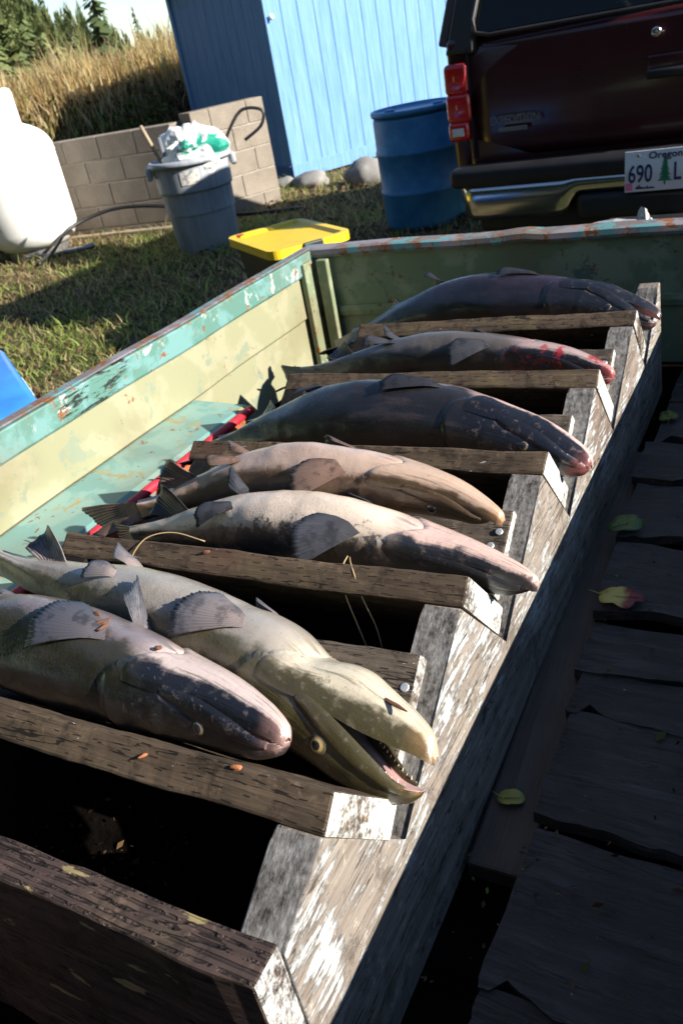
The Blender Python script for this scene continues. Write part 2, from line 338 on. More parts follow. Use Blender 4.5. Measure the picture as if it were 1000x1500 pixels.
# ------------------------------------------------------------------ trash can, its bag and sticks
t = T('grey_can_plastic'); v = t.obj(False); f = t.noise(v, 4, 6); st = t.noise(t.scale(v, (30, 30, 2)), 1.0, 5)
M_CAN = t.done(t.mix(t.ramp(t.math('ADD', t.math('MULTIPLY', f, 0.5), t.math('MULTIPLY', st, 0.5)), [(0.35, 0.0), (0.65, 1.0)]), (0.24, 0.27, 0.31), (0.40, 0.43, 0.47)), 0.5)
can = thing('trash_can', 'round grey plastic trash can overflowing with a white bag', 'trash can', (-3.97, 5.07, GZ))
cp = [(0.235, 0.0), (0.245, 0.02), (0.268, 0.40), (0.272, 0.455), (0.288, 0.462), (0.290, 0.475), (0.296, 0.655)]
def ribbed(prof, seg, ribs, amp):
    me = lathe_me(prof, seg, capt=False)
    return me
link('body', ribbed(cp, 56, 0, 0), M_CAN, can, smooth=True)
link('rim', lathe_me([(0.296, 0.655), (0.318, 0.65), (0.325, 0.665), (0.320, 0.69), (0.30, 0.695), (0.285, 0.68), (0.27, 0.3)], 56, capb=False, capt=False), M_CAN, can, smooth=True)
for sgn in (-1, 1):
    hb = Matrix.Rotation(0.67, 4, 'Z') @ Matrix.Translation((sgn * 0.325, 0, 0.62))
    link('handle', box_me(0.045, 0.17, 0.09, 0.018, 3, 'handle'), M_CAN, can, mw=hb, smooth=True)
lab_me = []
t = T('torn_label'); v = t.obj(False); f = t.noise(v, 26, 6, 0.7)
M_LABEL = t.done(t.mix(t.step(f, 0.44, 0.52), (0.23, 0.26, 0.30), (0.62, 0.58, 0.52)), 0.8)
vs, fs = [], []
for i in range(9):
    a = -1.25 + 0.5 * i / 8 ; 
    for z, r in ((0.52, 0.2945), (0.62, 0.2980)): vs.append((math.cos(a) * r, math.sin(a) * r, z))
    if i: fs.append((2 * i - 2, 2 * i, 2 * i + 1, 2 * i - 1))
raw('label', vs, fs, M_LABEL, can)
def lump(name, r, sc, amp, seed, mat, sub=4, freq=2.2):
    bm = bmesh.new(); bmesh.ops.create_icosphere(bm, subdivisions=sub, radius=r)
    for vv in bm.verts:
        p = vv.co * (freq / r * 0.5) + Vector((seed, seed * 2.1, -seed)); nrm = vv.co.normalized()
        f = abs(mn.noise(p)) * 1.2 + 0.5 * abs(mn.noise(p * 2.3)) + 0.25 * abs(mn.noise(p * 5))
        vv.co += nrm * r * amp * (f - 0.35)
        vv.co.x *= sc[0]; vv.co.y *= sc[1]; vv.co.z *= sc[2]
    return bm_out(bm, name)
t = T('printed_bag'); v = t.obj(False); f = t.noise(v, 5.5, 3, 0.5, 0.6)
M_BAG = t.done(t.mix(t.step(f, 0.57, 0.60), (0.78, 0.79, 0.78), (0.02, 0.28, 0.20)), 0.35, nrm=t.bump(t.noise(v, 30, 4), 0.4, 0.01))
tag(link('plastic_bag', lump('plastic_bag', 0.21, (1.1, 1.0, 0.85), 0.6, 3.3, M_BAG), M_BAG, loc=(-3.92, 5.07, GZ + 0.70)), 'crumpled white and green plastic bag stuffed in the trash can', 'bag')
M_STICK = plain('stick_wood', (0.28, 0.22, 0.15), 0.85, bump=0.3)
tag(link('stick', tube_me([(-4.06, 5.05, GZ + 0.25), (-4.19, 4.99, GZ + 0.70), (-4.29, 4.99, GZ + 0.95)], 0.015, 8, n=8), M_STICK), 'pale broken stick leaning out of the trash can', 'stick')
tag(link('grey_tube', tube_me([(-4.07, 4.94, GZ + 0.3), (-4.09, 4.92, GZ + 0.86)], 0.017, 10), plain('grey_tube', (0.12, 0.13, 0.15), 0.5)), 'short dark grey tube standing upright in the trash can', 'tube')
tag(link('cord_loop', tube_me([(-3.80, 5.20, GZ + 0.62), (-3.68, 5.3, GZ + 0.84), (-3.60, 5.38, GZ + 0.93), (-3.48, 5.45, GZ + 0.90), (-3.50, 5.43, GZ + 0.80), (-3.62, 5.35, GZ + 0.72)], 0.012, 8, n=30), M_BLACKP), 'black cord looping out behind the bag in the trash can', 'cord')

# ------------------------------------------------------------------ blue shed
t = T('blue_siding'); v = t.obj(); f = t.noise(t.scale(v, (40, 40, 3)), 1.0, 6, 0.65); f2 = t.noise(v, 1.6, 4)
c = t.mix(t.ramp(f, [(0.35, 0.0), (0.7, 1.0)]), (0.075, 0.20, 0.41), (0.165, 0.31, 0.53)); c = t.mix(t.math('MULTIPLY', f2, 0.35), c, (0.20, 0.36, 0.60))
M_SHED = t.done(c, 0.6, nrm=t.bump(f, 0.5, 0.004), spec=0.3)
M_TRIM = plain('dark_blue_trim', (0.05, 0.13, 0.34), 0.5)
M_ROOF = plain('shed_roof_felt', (0.10, 0.10, 0.11), 0.9, bump=0.4)
ang = math.atan2(0.90, 0.434); SH = 1.98
shed = thing('shed', 'tall blue shed with vertical grooved siding', 'shed', (-4.66, 7.64, GZ), ang)   # local +x along the sunny wall, +y along the dark wall
bdme = box_me(0.196, 0.022, SH - 0.14, 0.004, 1, 'siding_board')
for i in range(18):
    link('siding_board', bdme, None if bdme.materials else M_SHED, shed, loc=(0.10 + 0.2 * i, 0.011, 0.14 + (SH - 0.14) / 2))
bd2 = box_me(0.022, 0.186, SH - 0.14, 0.004, 1, 'siding_board'); bd2.materials.append(M_SHED)
for i in range(10): link('siding_board', bd2, None, shed, loc=(0.011, 0.115 + 0.19 * i, 0.14 + (SH - 0.14) / 2))
box('sheathing', (1.8, 0.98, SH / 2 + 0.07), (3.56, 1.86, SH - 0.14), M_TRIM, shed)
box('skirt_board', (1.8, -0.004, 0.11), (3.62, 0.03, 0.14), M_SHED, shed, 0.004)
box('skirt_board', (-0.004, 0.98, 0.11), (0.03, 1.92, 0.14), M_TRIM, shed, 0.004)
box('corner_trim', (-0.012, -0.006, SH / 2 + 0.1), (0.02, 0.06, SH - 0.2), M_SHED, shed, 0.003)
box('corner_trim', (-0.012, 1.93, SH / 2 + 0.1), (0.02, 0.07, SH - 0.2), M_SHED, shed, 0.003)
box('roof', (1.8, 0.97, SH + 0.03), (3.76, 2.1, 0.06), M_ROOF, shed, 0.01)
for xx in (0.3, 1.8, 3.3): box('skid', (xx, 0.95, 0.02), (0.14, 1.8, 0.05), M_TRIM, shed)
link('knob', lathe_me([(0.012, 0), (0.026, 0.02), (0.028, 0.035), (0.012, 0.05)], 16), plain('knob_white', (0.75, 0.75, 0.72), 0.4), shed, mw=Matrix.Translation((0.05, -0.012, 1.55)) @ Matrix.Rotation(math.pi / 2, 4, 'X'), smooth=True)
M_ROCK = plain('grey_rock', (0.24, 0.23, 0.22), 0.9, bump=0.6)
for i, (x, y, r, lab) in enumerate(((-3.62, 7.35, 0.20, 'grey boulder between the blue barrel and the shed'), (-4.30, 7.36, 0.15, 'smaller grey rock under the shed corner'), (-4.62, 7.38, 0.11, 'smallest grey rock beside the shed corner'))):
    tag(link('rock', lump('rock', r, (1.2, 1, 0.75), 0.35, 1.7 + i, None, 3), M_ROCK, loc=(x, y, GZ + r * 0.3), smooth=True), lab, 'rock', 'rocks by the shed')

# ------------------------------------------------------------------ blue barrel
t = T('blue_drum_plastic'); v = t.obj(False); f = t.noise(v, 7, 6, 0.65)
c = t.mix(t.step(f, 0.35, 0.7), (0.045, 0.24, 0.52), (0.09, 0.34, 0.64)); c = t.mix(t.step(t.noise(v, 13, 5, 0.7), 0.66, 0.72), c, (0.22, 0.13, 0.06))
M_DRUM = t.done(c, 0.42)
drum = thing('barrel', 'blue plastic barrel standing on the grass beside the dark red car', 'barrel', (-2.22, 5.40, GZ))
pr = [(0.25, 0), (0.275, 0.015), (0.288, 0.05), (0.29, 0.24), (0.297, 0.25), (0.297, 0.27), (0.29, 0.28), (0.292, 0.50), (0.299, 0.51), (0.299, 0.53), (0.292, 0.54), (0.29, 0.72), (0.283, 0.75)]
link('body', lathe_me(pr, 48, wob=0.004), M_DRUM, drum, smooth=True)
link('rim', lathe_me([(0.283, 0.75), (0.298, 0.755), (0.302, 0.775), (0.296, 0.79), (0.28, 0.79), (0.272, 0.775), (0.03, 0.772)], 48, capb=False), M_DRUM, drum, smooth=True)
for sx in (-0.17, 0.17): link('bung', lathe_me([(0.035, 0.77), (0.035, 0.785), (0.02, 0.79)], 16), M_DRUM, drum, loc=(sx * 0.9, sx * 0.4, 0))

# ------------------------------------------------------------------ tote
t = T('yellow_lid_plastic'); v = t.obj(False)
M_YEL = t.done(t.mix(t.step(t.noise(v, 9, 5), 0.5, 0.75), (0.72, 0.50, 0.015), (0.62, 0.42, 0.03)), 0.42, nrm=t.bump(t.n('ShaderNodeTexWave', {'Vector': v, 'Scale': 9.0, 'Distortion': 3.0}).outputs[1], 0.35, 0.004))
M_TOTE = plain('black_tote_plastic', (0.014, 0.014, 0.015), 0.5)
ta = math.atan2(3.945 - 3.623, -2.388 + 2.646) - math.pi / 2
tote = thing('storage_tote', 'black storage tote with a bright yellow lid in the grass', 'tote', (-1.96, 3.11, GZ + 0.03), math.atan2(-0.36, 0.50))
def taper_box(l0, w0, l1, w1, h, bev):
    bm = bmesh.new(); bmesh.ops.create_cube(bm, size=1)
    for vv in bm.verts:
        tp = vv.co.z > 0; vv.co.x *= l1 if tp else l0; vv.co.y *= w1 if tp else w0; vv.co.z = h if tp else 0
    bmesh.ops.bevel(bm, geom=[e for e in bm.edges if abs(e.verts[0].co.z - e.verts[1].co.z) > 0.1], offset=bev, segments=4, profile=0.5, affect='EDGES')
    return bm_out(bm, 'tub')
link('tub', taper_box(0.50, 0.29, 0.57, 0.36, 0.435, 0.05), M_TOTE, tote)
bm = bmesh.new(); bmesh.ops.create_cube(bm, size=1); bmesh.ops.scale(bm, vec=(0.62, 0.42, 0.04), verts=bm.verts)
bmesh.ops.bevel(bm, geom=[e for e in bm.edges if abs(e.verts[0].co.z - e.verts[1].co.z) > 0.02], offset=0.06, segments=6, profile=0.5, affect='EDGES')
tf = max(bm.faces, key=lambda f: f.calc_center_median().z)
bmesh.ops.inset_individual(bm, faces=[tf], thickness=0.035, depth=0); bmesh.ops.inset_individual(bm, faces=[tf], thickness=0.015, depth=-0.014)
lid = link('lid', bm_out(bm, 'lid'), M_YEL, tote, loc=(0, 0, 0.455))
box('sticker', (-0.255, -0.145, 0.0213), (0.05, 0.03, 0.002), plain('red_sticker', (0.5, 0.03, 0.03), 0.5), lid)
for sgn in (-1, 1): box('latch', (sgn * 0.312, 0, 0.452), (0.02, 0.10, 0.05), M_TOTE, tote, 0.006)

# ------------------------------------------------------------------ blue cooler at the left edge
M_COOL = plain('bright_blue_plastic', (0.03, 0.20, 0.62), 0.35)
M_WHITEP = plain('white_plastic', (0.72, 0.72, 0.70), 0.4)
cool = thing('cooler', 'bright blue plastic cooler on the grass at the left edge', 'cooler', (-1.96, 1.07, GZ + 0.03), math.atan2(-0.22, 0.33))
link('tub', taper_box(0.68, 0.36, 0.74, 0.42, 0.42, 0.04), M_COOL, cool)
box('lid', (0, 0, 0.475), (0.78, 0.46, 0.10), M_COOL, cool, 0.025, 3, smooth=True)
box('label', (0.05, 0.232, 0.47), (0.2, 0.004, 0.05), M_WHITEP, cool)
for sgn in (-1, 1): box('handle', (sgn * 0.39, 0, 0.36), (0.04, 0.16, 0.04), M_WHITEP, cool, 0.01)

# ------------------------------------------------------------------ dark red car
def text_me(s, size, ext=0.001, bold=0.0):
    cu = bpy.data.curves.new('txt', 'FONT'); cu.body = s; cu.size = size; cu.extrude = ext; cu.offset = bold; cu.resolution_u = 3
    o = bpy.data.objects.new('txt', cu); COL.objects.link(o); bpy.context.view_layer.update()
    me = bpy.data.meshes.new_from_object(o.evaluated_get(bpy.context.evaluated_depsgraph_get()))
    bpy.data.objects.remove(o); bpy.data.curves.remove(cu); return me
UPR = Matrix.Rotation(math.pi / 2, 4, 'X')
def letters(name, s, size, x, y, z, mat, parent, sx=1.0, bold=0.0):
    me = text_me(s, size, 0.0008, bold); me.materials.clear()
    return link(name, me, mat, parent, mw=Matrix.Translation((x, y, z)) @ UPR @ Matrix.Diagonal((sx, 1, 1, 1)))
t = T('maroon_car_paint'); v = t.obj(False); f = t.noise(v, 3, 5, 0.6)
M_CAR = t.done(t.mix(f, (0.035, 0.006, 0.009), (0.055, 0.010, 0.013)), t.math('ADD', 0.22, t.math('MULTIPLY', t.noise(v, 9, 5), 0.16)), Coat_Weight=0.6, Coat_Roughness=0.12)
t = T('tinted_glass'); gl = t.n('ShaderNodeBsdfGlossy', {0: (0.9, 0.9, 0.9), 1: 0.03}); tr = t.n('ShaderNodeBsdfTransparent', {0: (0.20, 0.21, 0.20)})
fr = t.n('ShaderNodeFresnel', {0: 1.45}); mx = t.n('ShaderNodeMixShader', {0: fr.outputs[0], 1: tr.outputs[0], 2: gl.outputs[0]}); t.t.links.new(mx.outputs[0], t.out.inputs[0]); M_GLASS = t.m
M_PAD = plain('bumper_rubber', (0.016, 0.016, 0.018), 0.5, spec=0.4)
t = T('bumper_chrome'); v = t.obj(False); M_CHROME = t.done((0.62, 0.62, 0.64), t.math('ADD', 0.14, t.math('MULTIPLY', t.noise(v, 18, 5), 0.08)), 1.0, t.bump(t.noise(v, 4, 2), 0.08, 0.01))
t = T('red_lens'); v = t.obj(False); M_LENS = t.done((0.50, 0.010, 0.012), 0.12, nrm=t.bump(t.vor(v, 140), 0.5, 0.002), Coat_Weight=0.8)
M_LENSW = plain('white_lens', (0.62, 0.60, 0.58), 0.2)
M_AMBER = plain('amber_lens', (0.75, 0.35, 0.02), 0.2)
M_BADGE = plain('dark_badge', (0.22, 0.21, 0.20), 0.4, 0.6)
M_TYRE = plain('tyre_rubber', (0.018, 0.018, 0.018), 0.8)
suv = thing('car', 'dark red off road car parked with its rear towards the trailer', 'car', (-0.235, 3.42, GZ))
def slab(name, pts, th, mat, parent):
    """pts: polygon corners (outer face), thickened along its normal inward"""
    P = [Vector(p) for p in pts]; nrm = (P[1] - P[0]).cross(P[2] - P[0]).normalized() * th; n = len(P)
    fs = [tuple(range(n)), tuple(range(2 * n - 1, n - 1, -1))] + [(i, i + n, (i + 1) % n + n, (i + 1) % n) for i in range(n)]
    bm = bmesh.new(); vv = [bm.verts.new(p) for p in P + [p - nrm for p in P]]
    for f in fs: bm.faces.new([vv[i] for i in f])
    bmesh.ops.bevel(bm, geom=bm.edges[:], offset=min(abs(th) * 0.3, 0.012), segments=2, profile=0.5, affect='EDGES')
    return link(name, bm_out(bm, name), mat, parent)
# lower body: rounded loft along y
def body_loft():
    st = [(-0.02, 0.84, 0.50, 1.13), (0.0, 0.90, 0.47, 1.16), (0.05, 0.935, 0.44, 1.18), (0.25, 0.955, 0.42, 1.19), (2.2, 0.975, 0.40, 1.17), (3.7, 0.97, 0.40, 1.13), (3.95, 0.96, 0.40, 1.10), (4.9, 0.93, 0.42, 1.02), (5.1, 0.85, 0.45, 0.95)]
    sec = [(-1, 0.0), (-0.985, 0.35), (-1.0, 0.72), (-0.965, 0.97), (-0.90, 1.0), (0.90, 1.0), (0.965, 0.97), (1.0, 0.72), (0.985, 0.35), (1, 0.0), (0.7, -0.05), (-0.7, -0.05)]
    vs, fs = [], []
    for y, w, z0, z1 in st:
        for sx, sz in sec: vs.append((sx * w, y, z0 + (z1 - z0) * sz))
    n = len(sec)
    for k in range(len(st) - 1):
        for i in range(n): fs.append((k * n + i, k * n + (i + 1) % n, (k + 1) * n + (i + 1) % n, (k + 1) * n + i))
    fs.append(tuple(range(n))[::-1]); fs.append(tuple((len(st) - 1) * n + i for i in range(n)))
    me = bpy.data.meshes.new('body'); me.from_pydata(vs, [], fs); me.update(); me.shade_smooth(); me.set_sharp_from_angle(angle=0.7); return me
link('body', body_loft(), M_CAR, suv)
# tailgate skin, proud of the body, with its shut lines
def tailgate():
    xs = np.linspace(-0.832, 0.832, 21); zs = np.linspace(0.71, 1.175, 13); vs, fs = [], []
    for z in zs:
        f = (z - 0.71) / 0.465
        for x in xs:
            y = -0.055 + 0.03 * (x / 0.83) ** 2 + 0.025 * f ** 3 + 0.02 * (1 - f) ** 4 - 0.006 * math.exp(-((z - 0.80) / 0.02) ** 2)
            vs.append((x * (1 - 0.0 * f), y, z))
    n = len(xs)
    for j in range(len(zs) - 1):
        for i in range(n - 1): fs.append((j * n + i, j * n + i + 1, (j + 1) * n + i + 1, (j + 1) * n + i))
    o = raw('tailgate', vs, fs, M_CAR, suv, True); md = o.modifiers.new('th', 'SOLIDIFY'); md.thickness = 0.03; md.offset = -1; return o
gate = tailgate()
ZR = 1.87
BL = [(-0.93, 0.03, 1.17), (-0.955, 2.9, 1.16), (-0.95, 3.85, 1.12)]
RLp = [(-0.79, 0.24, 1.82), (-0.80, 2.6, 1.86), (-0.78, 3.1, 1.80)]
def mir(p): return (-p[0], p[1], p[2])
# roof
bm = bmesh.new(); rows = []
for y, w, z in ((0.20, 0.72, 1.815), (0.26, 0.77, 1.85), (0.6, 0.785, 1.875), (1.8, 0.79, 1.885), (2.7, 0.785, 1.87), (3.1, 0.75, 1.81)):
    rows.append([bm.verts.new((x * w, y, z - 0.035 * abs(x) ** 3)) for x in (-1, -0.85, -0.4, 0, 0.4, 0.85, 1)])
for a, b in zip(rows, rows[1:]):
    for i in range(6): bm.faces.new((a[i], a[i + 1], b[i + 1], b[i]))
ro = link('roof', bm_out(bm, 'roof'), M_CAR, suv, smooth=True); md = ro.modifiers.new('th', 'SOLIDIFY'); md.thickness = 0.06; md.offset = -1
for sgn in (-1, 1):
    g = lambda x, y, z: (sgn * x, y, z)
    o_ = -1 if sgn > 0 else 1
    slab('rear_pillar', [g(0.945, 0.04, 1.16), g(0.95, 0.34, 1.16), g(0.80, 0.50, 1.83), g(0.785, 0.23, 1.82)][::o_], 0.05, M_CAR, suv)
    slab('rear_corner', [g(0.80, -0.012, 1.12), g(0.935, 0.03, 1.12), g(0.785, 0.23, 1.82), g(0.70, 0.205, 1.82)][::o_], 0.04, M_PAD, suv)
    slab('side_window', [g(0.952, 0.34, 1.17), g(0.955, 1.35, 1.16), g(0.805, 1.30, 1.84), g(0.802, 0.50, 1.83)][::o_], 0.008, M_GLASS, suv)
    slab('middle_pillar', [g(0.955, 1.35, 1.16), g(0.955, 1.47, 1.16), g(0.805, 1.42, 1.84), g(0.805, 1.30, 1.84)][::o_], 0.05, M_CAR, suv)
    slab('side_window', [g(0.955, 1.47, 1.16), g(0.955, 2.35, 1.16), g(0.80, 2.2, 1.84), g(0.805, 1.42, 1.84)][::o_], 0.008, M_GLASS, suv)
    slab('middle_pillar', [g(0.955, 2.35, 1.16), g(0.955, 2.45, 1.16), g(0.80, 2.3, 1.84), g(0.80, 2.2, 1.84)][::o_], 0.05, M_CAR, suv)
    slab('side_window', [g(0.955, 2.45, 1.16), g(0.95, 3.45, 1.14), g(0.79, 2.85, 1.82), g(0.80, 2.3, 1.84)][::o_], 0.008, M_GLASS, suv)
    slab('front_pillar', [g(0.95, 3.45, 1.14), g(0.94, 3.8, 1.12), g(0.77, 3.05, 1.80), g(0.79, 2.85, 1.82)][::o_], 0.05, M_CAR, suv)
slab('rear_window', [(-0.80, -0.028, 1.195), (0.80, -0.028, 1.195), (0.70, 0.19, 1.76), (-0.70, 0.19, 1.76)], 0.008, M_GLASS, suv)
slab('rear_header', [(-0.70, 0.19, 1.76), (0.70, 0.19, 1.76), (0.70, 0.215, 1.83), (-0.70, 0.215, 1.83)], 0.04, M_CAR, suv)
slab('windscreen', [(0.92, 3.8, 1.12), (-0.92, 3.8, 1.12), (-0.76, 3.06, 1.80), (0.76, 3.06, 1.80)], 0.008, M_GLASS, suv)
link('window_trim', tube_me([(-0.70, 0.18, 1.75), (-0.80, -0.03, 1.25), (-0.79, -0.038, 1.20), (-0.73, -0.04, 1.185), (0.73, -0.04, 1.185), (0.79, -0.038, 1.20), (0.80, -0.03, 1.25), (0.70, 0.18, 1.75)], 0.009, 8), M_PAD, suv)
# tail lights: three stacked lobes
for sgn in (-1, 1):
    for z0, z1, w in ((0.978, 1.100, 0.108), (0.866, 0.986, 0.112), (0.790, 0.874, 0.098)):
        L = box('tail_light', (sgn * (0.945 - w / 2), -0.015, (z0 + z1) / 2), (w, 0.08, z1 - z0), M_LENS, suv, 0.022, 4, smooth=True)
        if z0 < 0.8: box('reverse_lens', (-sgn * 0.0, -0.039, -0.002), (0.055, 0.008, 0.034), M_LENSW, L, 0.003)
        else: box('bulb_glint', (sgn * 0.005, -0.0395, 0.005), (0.006, 0.004, 0.02), M_AMBER, L, 0.001)
    box('lamp_housing', (sgn * 0.893, -0.004, 0.945), (0.096, 0.07, 0.30), M_LENS, suv, 0.015, 3, smooth=True)
    box('quarter_panel', (sgn * 0.884, 0.035, 0.92), (0.108, 0.09, 0.54), M_CAR, suv, 0.02, 3, smooth=True)
    box('lamp_shut_line', (sgn * 0.836, -0.028, 0.93), (0.006, 0.02, 0.44), M_PAD, suv)
letters('badge_lettering', 'EXPEDITION', 0.045, -0.745, -0.066, 0.845, M_BADGE, suv, 0.86, 0.0006)
box('badge_bar', (-0.645, -0.0635, 0.822), (0.125, 0.005, 0.018), M_BADGE, suv, 0.002)
hd = box('handle', (-0.02, -0.07, 0.957), (0.17, 0.03, 0.036), M_PAD, suv, 0.012, 3, smooth=True)
box('handle_glint_plate', (0.0, -0.058, 0.985), (0.20, 0.012, 0.07), M_CAR, suv, 0.005, smooth=True)
link('lock', lathe_me([(0.016, 0), (0.02, 0.006), (0.014, 0.012), (0.004, 0.010)], 16), M_CHROME, suv, mw=Matrix.Translation((-0.07, -0.062, 1.098)) @ UPR, smooth=True)
# bumper
bump = box('bumper', (0, -0.115, 0.655), (1.82, 0.15, 0.085), M_PAD, suv, 0.03, 4, smooth=True)
def chrome_strip():
    vs, fs = [], []; xs = np.concatenate([np.linspace(-0.90, -0.36, 25), np.linspace(-0.34, 0.34, 8), np.linspace(0.36, 0.90, 25)])
    for x in xs:
        ax_ = abs(x); bot = 0.475 if ax_ > 0.42 else (0.475 + 0.085 * sst(0.42, 0.35, ax_)); bot += 0.05 * sst(0.82, 0.9, ax_)
        yb = -0.165 + 0.13 * sst(0.80, 0.90, ax_) ** 2
        for k in range(6):
            f = k / 5; z = 0.622 + (bot - 0.622) * f; vs.append((x, yb - 0.012 * math.sin(math.pi * f) + 0.018 * f ** 3, z))
    for i in range(len(xs) - 1):
        for k in range(5): fs.append((i * 6 + k, i * 6 + k + 1, i * 6 + 7 + k, i * 6 + 6 + k))
    return vs, fs
vs, fs = chrome_strip(); ch = raw('chrome_bar', vs, fs, M_CHROME, bump, True, mw=Matrix.Translation((0, 0.115, -0.655))); md = ch.modifiers.new('th', 'SOLIDIFY'); md.thickness = 0.01; md.offset = 1
box('valance', (0, -0.07, 0.47), (1.62, 0.10, 0.13), M_PAD, suv, 0.03, 3, smooth=True)
box('bumper_step', (0, -0.145, 0.50), (0.72, 0.08, 0.11), M_PAD, suv, 0.03, 3, smooth=True)
link('bumper_bolt', lathe_me([(0.03, 0), (0.028, 0.01), (0.014, 0.018), (0.004, 0.019)], 20), M_CHROME, suv, mw=Matrix.Translation((-0.24, -0.152, 0.60)) @ UPR, smooth=True)
box('inspection_sticker', (-0.40, -0.163, 0.585), (0.035, 0.006, 0.022), M_STEEL, suv, 0.001)
# licence plate with its print
t = T('plate_enamel'); v = t.obj(False); sep = t.n('ShaderNodeSeparateXYZ', {0: v})
f = t.math('ADD', sep.outputs[2], t.math('MULTIPLY', t.noise(v, 22, 3), 0.06))
M_PLATE = t.done(t.mix(t.step(f, 0.0, 0.05), (0.62, 0.58, 0.62), (0.66, 0.72, 0.80)), 0.4)
M_NAVY = plain('plate_navy', (0.02, 0.025, 0.10), 0.5); M_GREEN = plain('plate_green', (0.02, 0.22, 0.10), 0.5); M_PINK = plain('plate_sticker', (0.65, 0.18, 0.32), 0.5)
PX, PY, PZ = -0.006, -0.192, 0.626
plate = box('licence_plate', (PX, PY, PZ), (0.305, 0.004, 0.152), M_PLATE, suv, 0.0015)
plate.rotation_euler = (-0.06, 0, 0)
letters('plate_digits', '690', 0.092, -0.140, -0.0032, -0.040, M_NAVY, plate, 0.68, 0.0012)
letters('plate_letter', 'L', 0.092, 0.030, -0.0032, -0.040, M_NAVY, plate, 0.68, 0.0012)
letters('plate_state', 'Oregon', 0.036, -0.062, -0.0032, 0.044, M_NAVY, plate, 1.1, 0.0004)
vs, fs = [], []
for k in range(8):
    z = -0.040 + 0.0105 * k; w = 0.026 * (1 - k / 8.5) * (0.8 if k % 2 else 1.0) + 0.003; b = len(vs)
    vs += [(-w, -0.0036, z), (w, -0.0036, z - 0.002), (0.004, -0.0036, z + 0.014), (-0.004, -0.0036, z + 0.014)]; fs.append((b, b + 1, b + 2, b + 3))
b = len(vs); vs += [(-0.003, -0.0034, -0.055), (0.003, -0.0034, -0.055), (0.003, -0.0034, 0.05), (-0.003, -0.0034, 0.05)]; fs.append((b, b + 1, b + 2, b + 3))
raw('plate_tree', vs, fs, M_GREEN, plate)
box('plate_sticker', (-0.135, -0.0028, -0.056), (0.026, 0.002, 0.028), M_PINK, plate)
vs, fs = [], []
for k in range(9):
    x = -0.105 + 0.008 * k; h = (0.012, 0.02, 0.012, 0.009, 0.008, 0.014, 0.007, 0.01, 0.006)[k]; b = len(vs); vs += [(x - 0.006, -0.0034, -0.066), (x + 0.006, -0.0034, -0.066), (x, -0.0034, -0.066 + h)]; fs.append((b, b + 1, b + 2))
raw('plate_hills', vs, fs, M_NAVY, plate)
for sx in (-0.10, 0.10): link('plate_bolt', lathe_me([(0.006, 0), (0.005, 0.003), (0.001, 0.0035)], 10), M_STEEL, plate, mw=Matrix.Translation((sx, -0.002, 0.058)) @ UPR)
for sx in (-0.80, 0.80):
    for yy in (0.95, 4.0):
        w = link('wheel', lathe_me([(0.2, -0.13), (0.34, -0.13), (0.385, -0.09), (0.39, 0.0), (0.385, 0.09), (0.34, 0.13), (0.2, 0.13)], 36), M_TYRE, suv, mw=Matrix.Translation((sx, yy, 0.385)) @ Matrix.Rotation(math.pi / 2, 4, 'Y'), smooth=True)
        link('rim', lathe_me([(0.2, -0.1), (0.21, 0.1), (0.19, 0.12), (0.06, 0.09), (0.03, 0.11)], 24), M_STEEL, w, smooth=True)
link('axle', tube_me([(-0.75, 0.95, 0.36), (0.75, 0.95, 0.36)], 0.05, 10), M_TYRE, suv)
box('hitch_receiver', (0, -0.05, 0.40), (0.09, 0.30, 0.08), M_TYRE, suv, 0.008)
box('spare_wheel_carrier', (0, 0.55, 0.36), (0.7, 0.6, 0.12), M_TYRE, suv, 0.04)

# ------------------------------------------------------------------ trailer box
def paint_mat(name, base, second, third, rust_amt, scr=0.0, rough=0.5, dirt=0.3, th3=0.60):
    t = T(name); v = t.n('ShaderNodeNewGeometry').outputs['Position']
    n1 = t.noise(v, 7, 6, 0.62, 0.3); n2 = t.noise(v, 23, 7, 0.7, 0.2); n3 = t.noise(v, 95, 5, 0.7); n4 = t.noise(v, 3.1, 4, 0.5)
    c = t.mix(t.step(n1, 0.48, 0.56), base, second); c = t.mix(t.step(t.noise(v, 12, 7, 0.7, 0.5), th3, th3 + 0.035), c, third)
    c = t.mix(t.math('MULTIPLY', t.step(n4, 0.45, 0.7), dirt), c, (0.16, 0.13, 0.07))
    rf = t.math('ADD', t.math('MULTIPLY', n2, 0.7), t.math('MULTIPLY', n3, 0.3))
    rm = t.step(rf, 0.66 - rust_amt, 0.69 - rust_amt)
    rc = t.ramp(n3, [(0.3, (0.055, 0.022, 0.012)), (0.55, (0.20, 0.075, 0.025)), (0.75, (0.33, 0.15, 0.05))])
    c = t.mix(rm, c, rc)
    if scr:
        s = t.noise(t.scale(v, (6, 8, 50)), 2.0, 7, 0.75, 0.6); c = t.mix(t.math('MULTIPLY', t.step(s, 0.52, 0.56), t.step(t.noise(v, 2.2, 3), 0.55, 0.60)), c, (0.018, 0.022, 0.02))
    h = t.math('SUBTRACT', t.math('MULTIPLY', n3, 0.3), t.math('MULTIPLY', rm, 0.5))
    return t.done(c, t.math('ADD', rough, t.math('MULTIPLY', rm, 0.35)), nrm=t.bump(h, 0.5, 0.0015), spec=0.4)
M_RAIL = paint_mat('teal_chipped_paint', (0.085, 0.19, 0.16), (0.13, 0.26, 0.255), (0.36, 0.39, 0.37), 0.098, 1.0, 0.5, 0.5, 0.575)
M_RAILTOP = paint_mat('rusty_rail_top', (0.15, 0.13, 0.13), (0.22, 0.20, 0.22), (0.10, 0.24, 0.26), 0.13, 0, 0.5, 0.3, 0.52)
